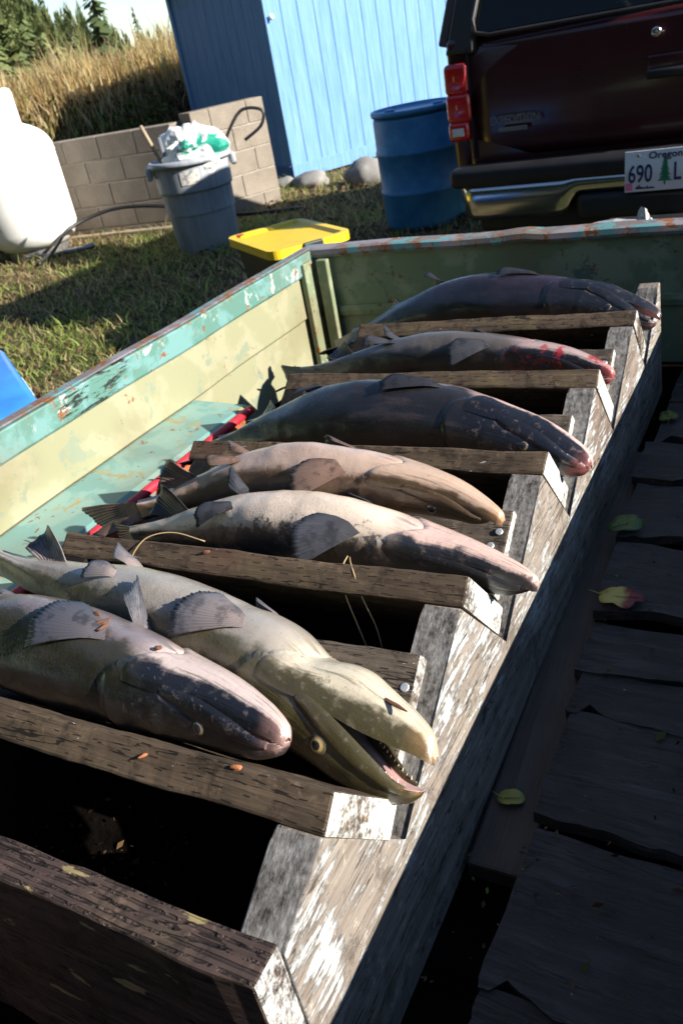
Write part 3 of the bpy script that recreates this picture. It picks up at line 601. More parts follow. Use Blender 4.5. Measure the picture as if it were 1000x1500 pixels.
M_WALL = paint_mat('faded_yellow_green_paint', (0.25, 0.25, 0.155), (0.29, 0.28, 0.185), (0.20, 0.235, 0.17), 0.055, 0, 0.5, 0.5, 0.60)
M_FARW = paint_mat('shaded_grimy_green_paint', (0.17, 0.22, 0.13), (0.25, 0.29, 0.19), (0.11, 0.16, 0.12), 0.08, 0, 0.6, 0.6)  # the side wall's paint again, darker to carry the end wall's shade
M_WELL = paint_mat('worn_turquoise_paint', (0.15, 0.30, 0.28), (0.22, 0.36, 0.32), (0.30, 0.26, 0.13), 0.08, 0, 0.45, 0.5, 0.58)
M_WELLS = paint_mat('rust_red_paint', (0.38, 0.09, 0.035), (0.30, 0.13, 0.06), (0.12, 0.20, 0.24), 0.12, 0, 0.5, 0.3, 0.54)
M_REDL = plain('red_line_paint', (0.45, 0.018, 0.035), 0.45, var=0.4, nsc=30)
M_FLOOR = plain('dirty_floor', (0.005, 0.004, 0.0035), 1.0, var=0.6, nsc=14, bump=0.7, spec=0.0)
TR = (-0.3, 0.5, GZ)
trail = thing('trailer', 'rusty teal and yellow green steel trailer box that holds the wooden rack', 'trailer', TR)
def tp(name, me, mat, smooth=False): return link(name, me, mat, trail, loc=(-TR[0], -TR[1], -TR[2]), smooth=smooth)
def yprism(poly, y0, y1, bev=0.0):
    """poly in (x,z) extruded along y with a little dent noise"""
    bm = bmesh.new(); n = len(poly); K = 36; rows = []
    for k in range(K + 1):
        y = y0 + (y1 - y0) * k / K
        rows.append([bm.verts.new((x + 0.004 * mn.noise(Vector((y * 3, z * 4, 1.7))), y, z + 0.003 * mn.noise(Vector((y * 4, 5.1, x * 3))))) for x, z in poly])
    for a, b in zip(rows, rows[1:]):
        for i in range(n): bm.faces.new((a[i], a[(i + 1) % n], b[(i + 1) % n], b[i]))
    bm.faces.new(rows[0]); bm.faces.new(rows[-1][::-1]); return bm_out(bm, 'prism')
Y0 = -0.95
tp('side_rail', yprism([(-1.034, -0.045), (-1.003, -0.051), (-0.9985, -0.045), (-0.9985, 0.006), (-1.0005, 0.0095), (-1.034, 0.0095)], Y0, 1.755), M_RAIL)
tp('rail_cap', yprism([(-1.034, 0.0100), (-1.008, 0.0100), (-1.004, 0.0128), (-1.008, 0.0150), (-1.034, 0.0150)], Y0, 1.755), M_RAILTOP)
tp('side_wall', yprism([(-1.03, -0.052), (-1.012, -0.052), (-1.011, -0.172), (-1.019, -0.180), (-1.019, -0.345), (-1.03, -0.345)], Y0, 1.755), M_WALL)
tp('wheel_well', yprism([(-1.010, -0.340), (-1.010, -0.176), (-0.86, -0.182), (-0.846, -0.188), (-0.846, -0.34)], Y0, 1.09), M_WELL)
tp('well_side', yprism([(-0.8455, -0.340), (-0.8455, -0.196), (-0.842, -0.194), (-0.838, -0.34)], Y0, 1.086), M_WELLS)
tp('red_edge', tube_me([(-0.8415, y, -0.1925 + 0.001 * math.sin(9 * y)) for y in np.linspace(Y0, 1.088, 30)], 0.0105, 8), M_REDL)
tp('floor_pan', box_me(1.48, 2.86, 0.03, 0, ctr=(-0.30, 0.43, -0.361)), M_FLOOR)
# far wall, a few degrees out of square
fa = math.atan2(0.07, 1.45); FW_ = Matrix.Translation((-1.035, 1.752, 0)) @ Matrix.Rotation(fa, 4, 'Z')
def fwp(name, poly, L, mat):
    bm = bmesh.new(); K = 40; rows = []; n = len(poly)
    for k in range(K + 1):
        x = L * k / K; dent = 0.006 * math.exp(-((x - 0.66) / 0.03) ** 2)
        rows.append([bm.verts.new((x, y + 0.004 * mn.noise(Vector((x * 4, z * 4, 7.7))), z + 0.003 * mn.noise(Vector((x * 5, 2.2, y * 3))) + (dent if z > -0.02 else 0))) for y, z in poly])
    for a, b in zip(rows, rows[1:]):
        for i in range(n): bm.faces.new((a[i], a[(i + 1) % n], b[(i + 1) % n], b[i]))
    bm.faces.new(rows[0]); bm.faces.new(rows[-1][::-1])
    me = bm_out(bm, name); me.transform(FW_); return tp(name, me, mat)
fwp('end_wall', [(0.0, -0.345), (0.0, -0.006), (0.02, -0.006), (0.02, -0.345)], 1.50, M_FARW)
fwp('end_rail', [(-0.012, -0.010), (-0.014, -0.002), (-0.012, 0.011), (-0.004, 0.0145), (0.045, 0.0145), (0.045, -0.010)], 1.50, M_RAILTOP)
fwp('end_rib', [(-0.006, -0.19), (-0.008, -0.175), (-0.006, -0.16), (0.004, -0.16), (0.004, -0.19)], 1.50, M_FARW)
tp('corner_post', box_me(0.035, 0.02, 0.33, 0.003, ctr=(-0.955, 1.726, -0.178)), M_FARW)
tp('corner_post', box_me(0.018, 0.05, 0.33, 0.003, ctr=(-0.998, 1.70, -0.178)), M_FARW)
# right-hand side wall
def rwall(poly, mat, name):
    me = yprism(poly, Y0, 1.80); tp(name, me, mat)
RX = 0.43
rwall([(RX, -0.05), (RX, 0.012), (RX + 0.045, 0.012), (RX + 0.045, -0.05)], M_RAIL, 'side_rail')
rwall([(RX + 0.012, -0.345), (RX + 0.012, -0.052), (RX + 0.03, -0.052), (RX + 0.03, -0.345)], M_WALL, 'side_wall')
# running gear and tongue
for sx in (-0.93, 0.36):
    w = tp('wheel', lathe_me([(0.12, -0.07), (0.2, -0.075), (0.235, -0.05), (0.235, 0.05), (0.2, 0.075), (0.12, 0.07)], 28), M_TYRE, True)
    w.location = (sx - TR[0], 0.3 - TR[1], 0.225); w.rotation_euler = (0, math.pi / 2, 0)
tp('axle', tube_me([(-0.92, 0.3, -0.50), (0.35, 0.3, -0.50)], 0.03, 8), M_TYRE)
for sx in (-0.8, 0.25): tp('chassis_rail', box_me(0.06, 2.8, 0.10, 0.004, ctr=(sx, 0.43, -0.427)), M_TYRE)
tp('tongue', box_me(0.09, 1.5, 0.09, 0.004, ctr=(-0.235, 2.45, -0.40)), M_TYRE)
tp('tongue_box', box_me(0.44, 0.34, 0.26, 0.012, ctr=(-0.05, 2.16, -0.215)), M_PAD)
# deck boards: swollen, split plywood, each its own piece
t = T('rotten_deck_ply'); v = t.obj(); g_ = t.noise(t.scale(v, (5, 70, 70)), 1.0, 7, 0.65, 0.2); b_ = t.noise(v, 9, 6, 0.6)
c = t.ramp(t.math('ADD', t.math('MULTIPLY', g_, 0.55), t.math('MULTIPLY', b_, 0.45)), [(0.34, (0.004, 0.004, 0.005)), (0.5, (0.017, 0.0165, 0.020)), (0.64, (0.052, 0.051, 0.058))])
c = t.mix(t.step(t.noise(v, 4.5, 5, 0.6), 0.6, 0.7), c, (0.060, 0.018, 0.012)); c = t.mix(t.step(t.noise(v, 60, 3), 0.73, 0.76), c, (0.22, 0.22, 0.24))
ck = t.noise(t.scale(v, (3.5, 42, 42)), 1.0, 4, 0.6, 0.6); cm = t.math('LESS_THAN', t.math('ABSOLUTE', t.math('SUBTRACT', ck, 0.52)), 0.010); c = t.mix(t.math('MULTIPLY', cm, 0.9), c, (0.002, 0.002, 0.002)); g_ = t.math('SUBTRACT', g_, t.math('MULTIPLY', cm, 1.2))
M_DECK = t.done(c, t.math('ADD', 0.22, t.math('MULTIPLY', b_, 0.5)), nrm=t.bump(t.math('ADD', t.math('ADD', g_, b_), t.math('MULTIPLY', t.noise(t.scale(v, (12, 160, 60)), 1.0, 6, 0.7), 0.8)), 1.0, 0.006), spec=0.6)
def deck_board(y0, y1, x0, z0, tilt, seed, th=0.018):
    rnd_ = random.Random(seed); n = 26; x1 = 0.43; bm = bmesh.new(); front, back = [], []
    for i in range(n + 1):
        f = i / n; x = x0 + (x1 - x0) * f
        tooth = 0.012 * mn.noise(Vector((x * 16, seed, 0.3))) + 0.010 * mn.noise(Vector((x * 45, seed, 4.3)))
        bite = -0.055 * max(0, mn.noise(Vector((x * 9 + seed * 3.1, 1.5, seed)))) if i > 1 else 0
        front.append((x, y0 + 0.5 * tooth - bite)); back.append((x, y1 + 0.006 * mn.noise(Vector((x * 14, seed * 2, 8)))))
    rows = []
    K = 7
    for k in range(K + 1):
        g = (k / K) ** 1.5; row = []
        for i in range(n + 1):
            xx = front[i][0] + (rnd_.uniform(-0.002, 0.003) if i == 0 else 0); y = front[i][1] * (1 - g) + back[i][1] * g
            z = z0 + tilt * (1 - g) + 0.004 * mn.noise(Vector((xx * 9, y * 9, seed))) + 0.0025 * mn.noise(Vector((xx * 6, y * 60, seed)))
            row.append(bm.verts.new((xx, y, z)))
        rows.append(row)
    for a, b in zip(rows, rows[1:]):
        for i in range(n): bm.faces.new((a[i], a[i + 1], b[i + 1], b[i]))
    ext = bmesh.ops.extrude_face_region(bm, geom=bm.faces[:]); vv = [e for e in ext['geom'] if isinstance(e, bmesh.types.BMVert)]
    bmesh.ops.translate(bm, vec=(0, 0, -th), verts=vv)
    return tp('deck_board', bm_out(bm, 'deck_board'), M_DECK)
for k, (a, b, x0, z0, tl) in enumerate(((-0.42, -0.20, 0.098, -0.296, 0.004), (-0.205, -0.02, 0.095, -0.293, 0.003), (-0.022, 0.038, 0.091, -0.291, 0.0035), (0.034, 0.236, 0.088, -0.294, 0.005), (0.252, 0.432, 0.083, -0.290, 0.002), (0.428, 0.520, 0.077, -0.2935, 0.0045), (0.515, 0.632, 0.068, -0.296, 0.004), (0.650, 0.846, 0.060, -0.291, 0.003), (0.860, 1.058, 0.052, -0.292, 0.004), (1.072, 1.23, 0.040, -0.292, 0.008), (1.25, 1.45, 0.05, -0.300, 0.0), (1.46, 1.72, 0.05, -0.302, 0.0))):
    deck_board(a, b, x0, z0, tl, k * 1.37 + 0.4)
n = 700; X = rng.uniform(-0.01, 0.36, n); Y = rng.uniform(-0.25, 1.5, n); Zl = np.where(X < 0.065, rng.uniform(-0.335, -0.312, n), rng.uniform(-0.292, -0.286, n))
X[:160] = rng.uniform(-0.60, -0.30, 160); Y[:160] = rng.normal(0.04, 0.05, 160); Zl[:160] = rng.uniform(-0.344, -0.335, 160)
leaf_quads('trailer_litter', np.stack([X, Y, Zl], 1), rng.gamma(2.0, 0.0013, n) + 0.0008, M_BRUSH, np.clip(rng.normal(0.45, 0.28, n), 0, 1), 0.9)
for y in (-0.3, 0.1, 0.5, 0.9, 1.3, 1.65): tp('deck_bearer', box_me(0.30, 0.04, 0.022, 0, ctr=(0.27, y, -0.334)), M_FLOOR)

# ------------------------------------------------------------------ loose plank on the trailer floor
t = T('dark_wet_plank'); v = t.obj(); g_ = t.noise(t.scale(v, (70, 4, 70)), 1.0, 7, 0.65, 0.25); b_ = t.noise(v, 12, 5)
M_PLANK = t.done(t.ramp(t.math('ADD', t.math('MULTIPLY', g_, 0.6), t.math('MULTIPLY', b_, 0.4)), [(0.3, (0.018, 0.013, 0.010)), (0.7, (0.075, 0.055, 0.042))]), 0.55, nrm=t.bump(g_, 0.7, 0.003))
o = tag(link('loose_plank', box_me(0.072, 1.05, 0.028, 0.004, 2, 'loose_plank'), M_PLANK, loc=(0.0395, 0.705, -0.328)), 'dark wet plank lying on the trailer floor beside the rack', 'plank'); o.rotation_euler = (0, 0, 0.035)

# ------------------------------------------------------------------ wooden rack made from a stair frame
def wood_mat(name, lo, hi, axis, paint=0.0, incise=False, endpaint=False, green=0.3, paint_scale=1.0, ridges=False):
    t = T(name); v = t.obj(); vo = t.obj(False); sc = [55, 55, 55]; sc[axis] = 3.2
    g1 = t.noise(t.scale(v, tuple(sc)), 1.0, 8, 0.65, 0.35); sc2 = [160, 160, 160]; sc2[axis] = 5
    g2 = t.noise(t.scale(v, tuple(sc2)), 1.0, 5, 0.6); b_ = t.noise(v, 7, 5, 0.6); sp = t.noise(v, 120, 4, 0.7)
    gr = t.math('ADD', t.math('MULTIPLY', g1, 0.55), t.math('ADD', t.math('MULTIPLY', g2, 0.25), t.math('MULTIPLY', b_, 0.20)))
    mid = tuple((a + b) * 0.45 for a, b in zip(lo, hi))
    c = t.ramp(gr, [(0.32, lo), (0.5, mid), (0.68, hi)])
    c = t.mix(t.math('MULTIPLY', t.step(b_, 0.52, 0.68), green), c, (0.10, 0.085, 0.03))
    c = t.mix(t.math('MULTIPLY', t.step(t.noise(v, 3.3, 4), 0.55, 0.7), 0.45 if hi[0] > 0.05 else 0.0), c, (0.075, 0.028, 0.018))
    h = t.math('MULTIPLY', gr, 1.0); nrm_o = t.n('ShaderNodeTexCoord').outputs['Normal']; sN = t.n('ShaderNodeSeparateXYZ', {0: nrm_o}); sP = t.n('ShaderNodeSeparateXYZ', {0: vo})
    rough = 0.72
    c = t.mix(t.math('MULTIPLY', t.step(t.noise(v, 21, 8, 0.75, 0.5), 0.50, 0.62), 0.6), c, tuple(x * 0.5 for x in lo)); c = t.mix(t.math('MULTIPLY', t.step(t.noise(v, 34, 8, 0.78, 0.3), 0.56, 0.66), 0.4), c, tuple(min(1, x * 1.7) for x in hi))
    ck = t.noise(t.scale(v, tuple(3.0 if i == axis else 38.0 for i in range(3))), 1.0, 4, 0.6, 0.5); cm = t.math('LESS_THAN', t.math('ABSOLUTE', t.math('SUBTRACT', ck, 0.53)), 0.008); c = t.mix(t.math('MULTIPLY', cm, 0.85), c, tuple(x * 0.2 for x in lo)); h = t.math('SUBTRACT', h, t.math('MULTIPLY', cm, 0.8))
    if ridges:
        rd = t.math('SINE', t.math('ADD', t.math('MULTIPLY', sP.outputs[1], 2 * math.pi / 0.0078), t.math('MULTIPLY', t.noise(v, 26, 3), 3.0)))
        rk_ = t.math('MULTIPLY', t.step(rd, -0.2, 0.7), t.step(t.noise(t.scale(v, (60, 120, 120)), 1.0, 3), 0.40, 0.55)); c = t.mix(t.math('MULTIPLY', rk_, 0.45), c, (0.010, 0.008, 0.006)); h = t.math('SUBTRACT', h, t.math('MULTIPLY', rk_, 0.5))
        lch = t.math('MULTIPLY', t.step(t.noise(t.scale(v, (14, 40, 40)), 1.0, 4), 0.64, 0.68), 0.8); c = t.mix(lch, c, (0.34, 0.27, 0.12))
    if incise:
        wide = t.math('GREATER_THAN', t.math('ABSOLUTE', sN.outputs[2]), 0.5)
        vv = t.math('ADD', t.math('MULTIPLY', wide, sP.outputs[1]), t.math('MULTIPLY', t.math('SUBTRACT', 1.0, wide), sP.outputs[2]))
        row = t.math('MULTIPLY', vv, 1 / 0.0098); ri = t.math('FLOOR', row); rf = t.math('FRACT', row)
        off = t.math('FRACT', t.math('MULTIPLY', ri, 0.37)); wob = t.math('MULTIPLY', t.noise(v, 24, 3), 0.5)
        u = t.math('FRACT', t.math('ADD', t.math('ADD', t.math('MULTIPLY', sP.outputs[0], 1 / 0.034), off), wob))
        m = t.math('MULTIPLY', t.math('LESS_THAN', u, 0.36), t.math('LESS_THAN', t.math('ABSOLUTE', t.math('SUBTRACT', rf, t.math('ADD', 0.25, t.math('MULTIPLY', wob, 1.3)))), 0.075))
        m = t.math('MULTIPLY', m, t.math('GREATER_THAN', t.noise(v, 26, 3), 0.45)); m = t.math('MULTIPLY', m, t.math('LESS_THAN', t.math('ABSOLUTE', sN.outputs[0]), 0.5))
        c = t.mix(t.math('MULTIPLY', m, 0.85), c, (0.010, 0.007, 0.005)); h = t.math('SUBTRACT', h, t.math('MULTIPLY', m, 1.2))
        fl = t.math('MULTIPLY', t.step(t.noise(t.scale(v, (45, 150, 150)), 1.0, 3), 0.70, 0.73), 0.75); c = t.mix(fl, c, (0.42, 0.40, 0.38))
    if paint > 0:
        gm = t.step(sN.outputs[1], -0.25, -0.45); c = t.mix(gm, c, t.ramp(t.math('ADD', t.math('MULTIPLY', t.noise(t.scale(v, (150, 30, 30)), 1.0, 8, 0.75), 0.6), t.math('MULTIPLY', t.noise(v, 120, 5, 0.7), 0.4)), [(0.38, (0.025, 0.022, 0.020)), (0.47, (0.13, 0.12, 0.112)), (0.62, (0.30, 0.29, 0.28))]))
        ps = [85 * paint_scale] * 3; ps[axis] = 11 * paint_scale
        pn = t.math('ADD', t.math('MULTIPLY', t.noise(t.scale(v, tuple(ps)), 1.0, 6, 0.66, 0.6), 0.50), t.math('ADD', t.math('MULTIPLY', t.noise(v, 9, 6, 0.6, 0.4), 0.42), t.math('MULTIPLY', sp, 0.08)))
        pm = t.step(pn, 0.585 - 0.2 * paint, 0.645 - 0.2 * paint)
        pm = t.math('MULTIPLY', pm, t.math('GREATER_THAN', sN.outputs[0], 0.4)); pm = t.math('MULTIPLY', pm, t.step(t.math('ADD', sP.outputs[2], t.math('MULTIPLY', t.noise(v, 14, 4), 0.12)), -0.20, -0.10))  # white paint thinned below the shadow line, so colour deepens the shade there
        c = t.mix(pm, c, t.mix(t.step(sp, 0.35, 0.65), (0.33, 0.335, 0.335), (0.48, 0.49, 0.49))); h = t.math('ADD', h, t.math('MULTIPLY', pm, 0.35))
    if endpaint:
        em = t.math('MULTIPLY', t.math('GREATER_THAN', t.math('ABSOLUTE', sN.outputs[0]), 0.6), t.step(t.math('ADD', t.math('MULTIPLY', sp, 0.45), t.math('MULTIPLY', b_, 0.55)), 0.40, 0.56))
        rings = t.n('ShaderNodeTexWave', {'Vector': t.scale(v, (0.01, 1, 1)), 'Scale': 60.0, 'Distortion': 4.0, 'Detail': 2.0}, wave_type='RINGS').outputs[1]
        c = t.mix(em, c, t.mix(t.math('MULTIPLY', rings, 0.4), (0.60, 0.62, 0.61), (0.36, 0.35, 0.31)))
    return t.done(c, rough, nrm=t.bump(h, 0.95, 0.004), spec=0.3)
M_RUNG = wood_mat('incised_rung_wood', (0.026, 0.017, 0.011), (0.165, 0.115, 0.075), 0, incise=True, endpaint=True)
M_NAILB = wood_mat('nailed_board_wood', (0.035, 0.026, 0.020), (0.19, 0.15, 0.115), 0, incise=True, endpaint=True, green=0.1)
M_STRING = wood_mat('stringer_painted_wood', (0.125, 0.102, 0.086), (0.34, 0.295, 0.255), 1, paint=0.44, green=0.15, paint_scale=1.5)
M_STRINGD = wood_mat('bare_shaded_stringer_wood', (0.003, 0.0025, 0.002), (0.014, 0.011, 0.009), 1, green=0.0)  # left stringer: unpainted, near black to stand in for shade on it
M_FRONT = wood_mat('front_beam_wood', (0.022, 0.014, 0.012), (0.13, 0.085, 0.07), 0, endpaint=True, green=0.3, ridges=True)
M_NAIL = plain('galvanised_nail', (0.62, 0.64, 0.66), 0.35, 0.6)
rack = thing('fish_rack', 'weathered wooden rack of stepped rungs with peeling white painted side', 'rack', mw=RK @ Matrix.Translation((0, 0, 0)))
P = 0.328; DW = (0.643, -0.766); DT = (-0.766, -0.643); DN = (0.83, 0.557)
def Bk(k): return (k * P - 0.029, -0.0245)
def Nk(k): return (k * P + 0.089, -0.165)
def stringer(x0, x1, zoff, mat):
    poly = [(-0.1085, -0.349 + zoff), (-0.1085, -0.068)]
    for k in range(5):
        b, n = Bk(k), Nk(k); poly += [(b[0] - 0.012, b[1] - 0.006), b, n]
    poly += [(1.560, -0.052), (1.575, -0.030), (1.602, -0.026), (1.612, -0.302 + zoff)]
    me = prism_me(poly, x0, x1, 0.0022, 'stringer')
    return link('stringer', me, mat, rack)
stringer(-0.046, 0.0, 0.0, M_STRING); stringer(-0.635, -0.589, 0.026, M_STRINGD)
def plank_me(L, W, H, seed, bev=0.0035, rough=0.0016, name='rung'):
    bm = bmesh.new(); bmesh.ops.create_cube(bm, size=1); bmesh.ops.scale(bm, vec=(L, W, H), verts=bm.verts)
    ed = [e for e in bm.edges if abs(e.verts[0].co.x - e.verts[1].co.x) > L * 0.5]
    bmesh.ops.subdivide_edges(bm, edges=ed, cuts=34, use_grid_fill=True)
    sharp = [e for e in bm.edges if len(e.link_faces) == 2 and e.calc_face_angle(0) > 0.5]
    bmesh.ops.bevel(bm, geom=sharp, offset=bev, segments=2, profile=0.5, affect='EDGES')
    for vv in bm.verts:
        q = Vector((vv.co.x * 9 + seed * 7, vv.co.y * 22, vv.co.z * 22)); edge = (abs(vv.co.y) > W / 2 - bev * 1.5) + (abs(vv.co.z) > H / 2 - bev * 1.5)
        a = rough * (1.7 if edge == 2 else 0.7)
        vv.co.y += a * mn.noise(q) + 0.5 * a * mn.noise(q * 4); vv.co.z += a * mn.noise(q + Vector((3, 9, 1))) + 0.5 * a * mn.noise(q * 4 + Vector((5, 1, 2)))
        if abs(vv.co.x) > L * 0.495: vv.co.x += 0.002 * mn.noise(q * 3)
    return bm_out(bm, name)
def frame(x, yz, dy, dz):
    return Matrix(((1, 0, 0, x), (0, dy[0], dz[0], yz[0]), (0, dy[1], dz[1], yz[1]), (0, 0, 0, 1)))
for k in range(5):
    L = 0.650 + (0.012, 0.0, 0.004, -0.006, -0.012)[k]
    c = (k * P + DW[0] * 0.07 + DT[0] * 0.019, DW[1] * 0.07 + DT[1] * 0.019)
    link('rung', plank_me(L, 0.14, 0.038, k + 0.5), M_RUNG, rack, mw=frame(0.003 - L / 2, c, DW, (-DT[0], -DT[1])))
    # board nailed low on the face of the next tooth
    n = Nk(k); s = 0.122; c = (n[0] + DN[0] * s - DN[1] * 0.003, n[1] + DN[1] * s + DN[0] * 0.003)
    L2 = 0.592 + 0.008 * (k % 2)
    nb = link('nailed_board', plank_me(L2, 0.132, 0.024, k + 8.5, name='nailed_board'), M_NAILB, rack, mw=frame(-0.024 - L2 / 2, c, DN, (-DN[1], DN[0])))
    for (dx, dy) in ((0.012, 0.028), (0.020, -0.03)) if k % 2 == 0 else ((0.014, 0.030), (0.012, -0.022), (0.022, 0.008)):
        link('nail_head', lathe_me([(0.0052, 0), (0.0054, 0.0008), (0.0045, 0.0018), (0.001, 0.002)], 12), M_NAIL, nb, loc=(L2 / 2 - dx, dy, 0.0125))
link('front_beam', plank_me(0.665, 0.0375, 0.29, 3.3, 0.003, 0.002, 'front_beam'), M_FRONT, rack, mw=Matrix.Translation((0.002 - 0.3325, -0.130, -0.193)))

# ------------------------------------------------------------------ salmon
def fish_mat(name, belly, flank, back, head_v, head_d, tip, blotch=0.0, blotch_col=(0.02, 0.02, 0.022), split=0.35, hsplit=0.5, soft=0.15, blood=0.0, rough=0.30, coat=0.65):
    t = T(name); v = t.obj(False); al = t.attr('along'); ve = t.attr('vent'); inn = t.attr('inner'); uv = t.n('ShaderNodeUVMap').outputs[0]
    n1 = t.noise(v, 15, 7, 0.62, 0.3); n2 = t.noise(v, 60, 6, 0.7); n3 = t.noise(v, 190, 4, 0.6); ns = t.noise(t.scale(uv, (0.018, 0.09, 1)), 1.0, 6, 0.65, 0.3)
    dev = t.math('ADD', t.math('MULTIPLY', t.math('SUBTRACT', n1, 0.5), 0.7), t.math('ADD', t.math('MULTIPLY', t.math('SUBTRACT', n2, 0.5), 0.35), t.math('MULTIPLY', t.math('SUBTRACT', ns, 0.5), 0.6)))
    f = t.math('ADD', ve, dev)
    c = t.mix(t.step(f, split - 0.9, split - 0.25), back, flank); c = t.mix(t.step(f, split - soft, split + soft), c, belly)
    c = t.mix(t.math('MULTIPLY', t.step(ns, 0.50, 0.64), 0.22), c, tuple(x * y * 0.6 for x, y in zip(belly, (1.0, 0.93, 0.86)))); c = t.mix(t.math('MULTIPLY', t.step(t.noise(v, 33, 7, 0.75, 0.4), 0.54, 0.66), 0.16), c, flank)
    ch = t.mix(t.step(f, hsplit - 0.1, hsplit + 0.12), head_d, head_v)
    hm = t.step(t.math('ADD', al, t.math('MULTIPLY', t.math('SUBTRACT', n1, 0.5), 0.06)), 0.215, 0.165); c = t.mix(hm, c, ch)
    st = t.noise(t.scale(uv, (0.035, 0.30, 1)), 1.0, 6, 0.65, 0.4)
    c = t.mix(t.math('MULTIPLY', t.math('MULTIPLY', hm, t.step(st, 0.55, 0.62)), 0.6), c, head_d)
    c = t.mix(t.math('MULTIPLY', t.math('MULTIPLY', hm, t.step(n2, 0.56, 0.66)), 0.3), c, tuple(0.5 * x + 0.5 * y for x, y in zip(head_d, head_v)))
    c = t.mix(t.math('MULTIPLY', t.step(t.math('ADD', al, t.math('MULTIPLY', n1, 0.05)), 0.055, 0.012), 0.55), c, tip)
    if blotch > 0:
        bm_ = t.step(t.math('ADD', t.math('MULTIPLY', t.noise(v, 42, 7, 0.75), 0.55), t.math('ADD', t.math('MULTIPLY', n1, 0.45), t.math('MULTIPLY', t.math('SUBTRACT', 0.45, ve), 0.14))), 0.655 - 0.20 * blotch, 0.70 - 0.18 * blotch); c = t.mix(t.math('MULTIPLY', bm_, 0.85), c, blotch_col)
    sc = t.vor(uv, 1.0, 'DISTANCE_TO_EDGE', 0, 0.75); se = t.step(sc, 0.0, 0.25); bodym = t.step(al, 0.22, 0.27)
    c = t.mix(t.math('MULTIPLY', t.math('MULTIPLY', t.math('SUBTRACT', 1.0, se), bodym), 0.14), c, (0.015, 0.014, 0.013))
    c = t.mix(t.math('MULTIPLY', t.step(n3, 0.66, 0.72), t.math('MULTIPLY', hm, 0.2)), c, (0.5, 0.47, 0.45)); c = t.mix(t.math('MULTIPLY', t.step(t.noise(v, 240, 3), 0.70, 0.74), 0.7), c, (0.03, 0.02, 0.015))
    if blood > 0:
        bl = t.math('MULTIPLY', t.step(t.noise(v, 30, 5, 0.7, 0.6), 0.50, 0.58), t.step(al, 0.24, 0.10)); c = t.mix(t.math('MULTIPLY', bl, blood), c, (0.30, 0.012, 0.018))
    mouth = t.mix(t.step(al, 0.02, 0.09), t.mix(n1, (0.60, 0.27, 0.25), (0.5, 0.40, 0.38)), t.mix(n2, (0.03, 0.02, 0.022), (0.10, 0.075, 0.085)))
    c = t.mix(inn, c, mouth)
    h = t.math('ADD', t.math('MULTIPLY', t.math('MULTIPLY', se, bodym), 0.07), t.math('ADD', t.math('MULTIPLY', n2, 0.45), t.math('ADD', t.math('MULTIPLY', n1, 0.9), t.math('MULTIPLY', st, t.math('MULTIPLY', hm, 0.9)))))
    wet = t.bump(t.math('ADD', h, t.math('MULTIPLY', t.noise(v, 110, 4, 0.6), 0.35)), 0.5, 0.0028)
    return t.done(c, t.math('ADD', rough - 0.12, t.math('MULTIPLY', n2, 0.3)), nrm=t.bump(h, 0.65, 0.0026), Coat_Normal=wet, spec=0.55, Subsurface_Weight=0.05, Subsurface_Radius=(0.006, 0.003, 0.002), Coat_Weight=coat, Coat_Roughness=0.09)
def fin_mat(name, base, tipc, edge):
    t = T(name); ry = t.attr('ray'); ou = t.attr('out'); v = t.obj(False)
    s = t.math('ABSOLUTE', t.math('SUBTRACT', t.math('FRACT', ry), 0.5)); r = t.step(s, 0.22, 0.44); n = t.noise(v, 45, 6, 0.65)
    c = t.mix(ou, base, tipc); c = t.mix(t.math('MULTIPLY', r, 0.45), c, edge); c = t.mix(t.math('MULTIPLY', t.step(n, 0.48, 0.62), 0.65), c, tuple(x * 0.45 for x in tipc))
    m = t.done(c, 0.36, nrm=t.bump(t.math('ADD', t.math('MULTIPLY', r, -1.0), t.math('MULTIPLY', n, 0.3)), 0.7, 0.0012), spec=0.45, Coat_Weight=0.2)
    return m
VT = [(0, .008), (.004, .017), (.012, .0215), (.03, .0295), (.06, .0385), (.10, .048), (.14, .058), (.18, .067), (.22, .074), (.28, .082), (.36, .089), (.45, .090), (.55, .080), (.65, .062), (.72, .049), (.78, .038), (.83, .031), (.87, .029), (.905, .031)]
DTt = [(0, .008), (.004, .017), (.012, .0215), (.03, .0295), (.06, .039), (.10, .050), (.14, .061), (.18, .070), (.22, .077), (.28, .085), (.36, .092), (.45, .092), (.55, .082), (.65, .064), (.72, .050), (.78, .039), (.83, .032), (.87, .030), (.905, .032)]
WT = [(0, .007), (.004, .015), (.012, .0185), (.03, .0255), (.06, .0345), (.10, .044), (.14, .053), (.18, .060), (.22, .065), (.28, .071), (.36, .075), (.45, .074), (.55, .065), (.65, .049), (.72, .037), (.78, .027), (.83, .020), (.87, .015), (.905, .012)]
def sgnpow(x, p): return math.copysign(abs(x) ** p, x)

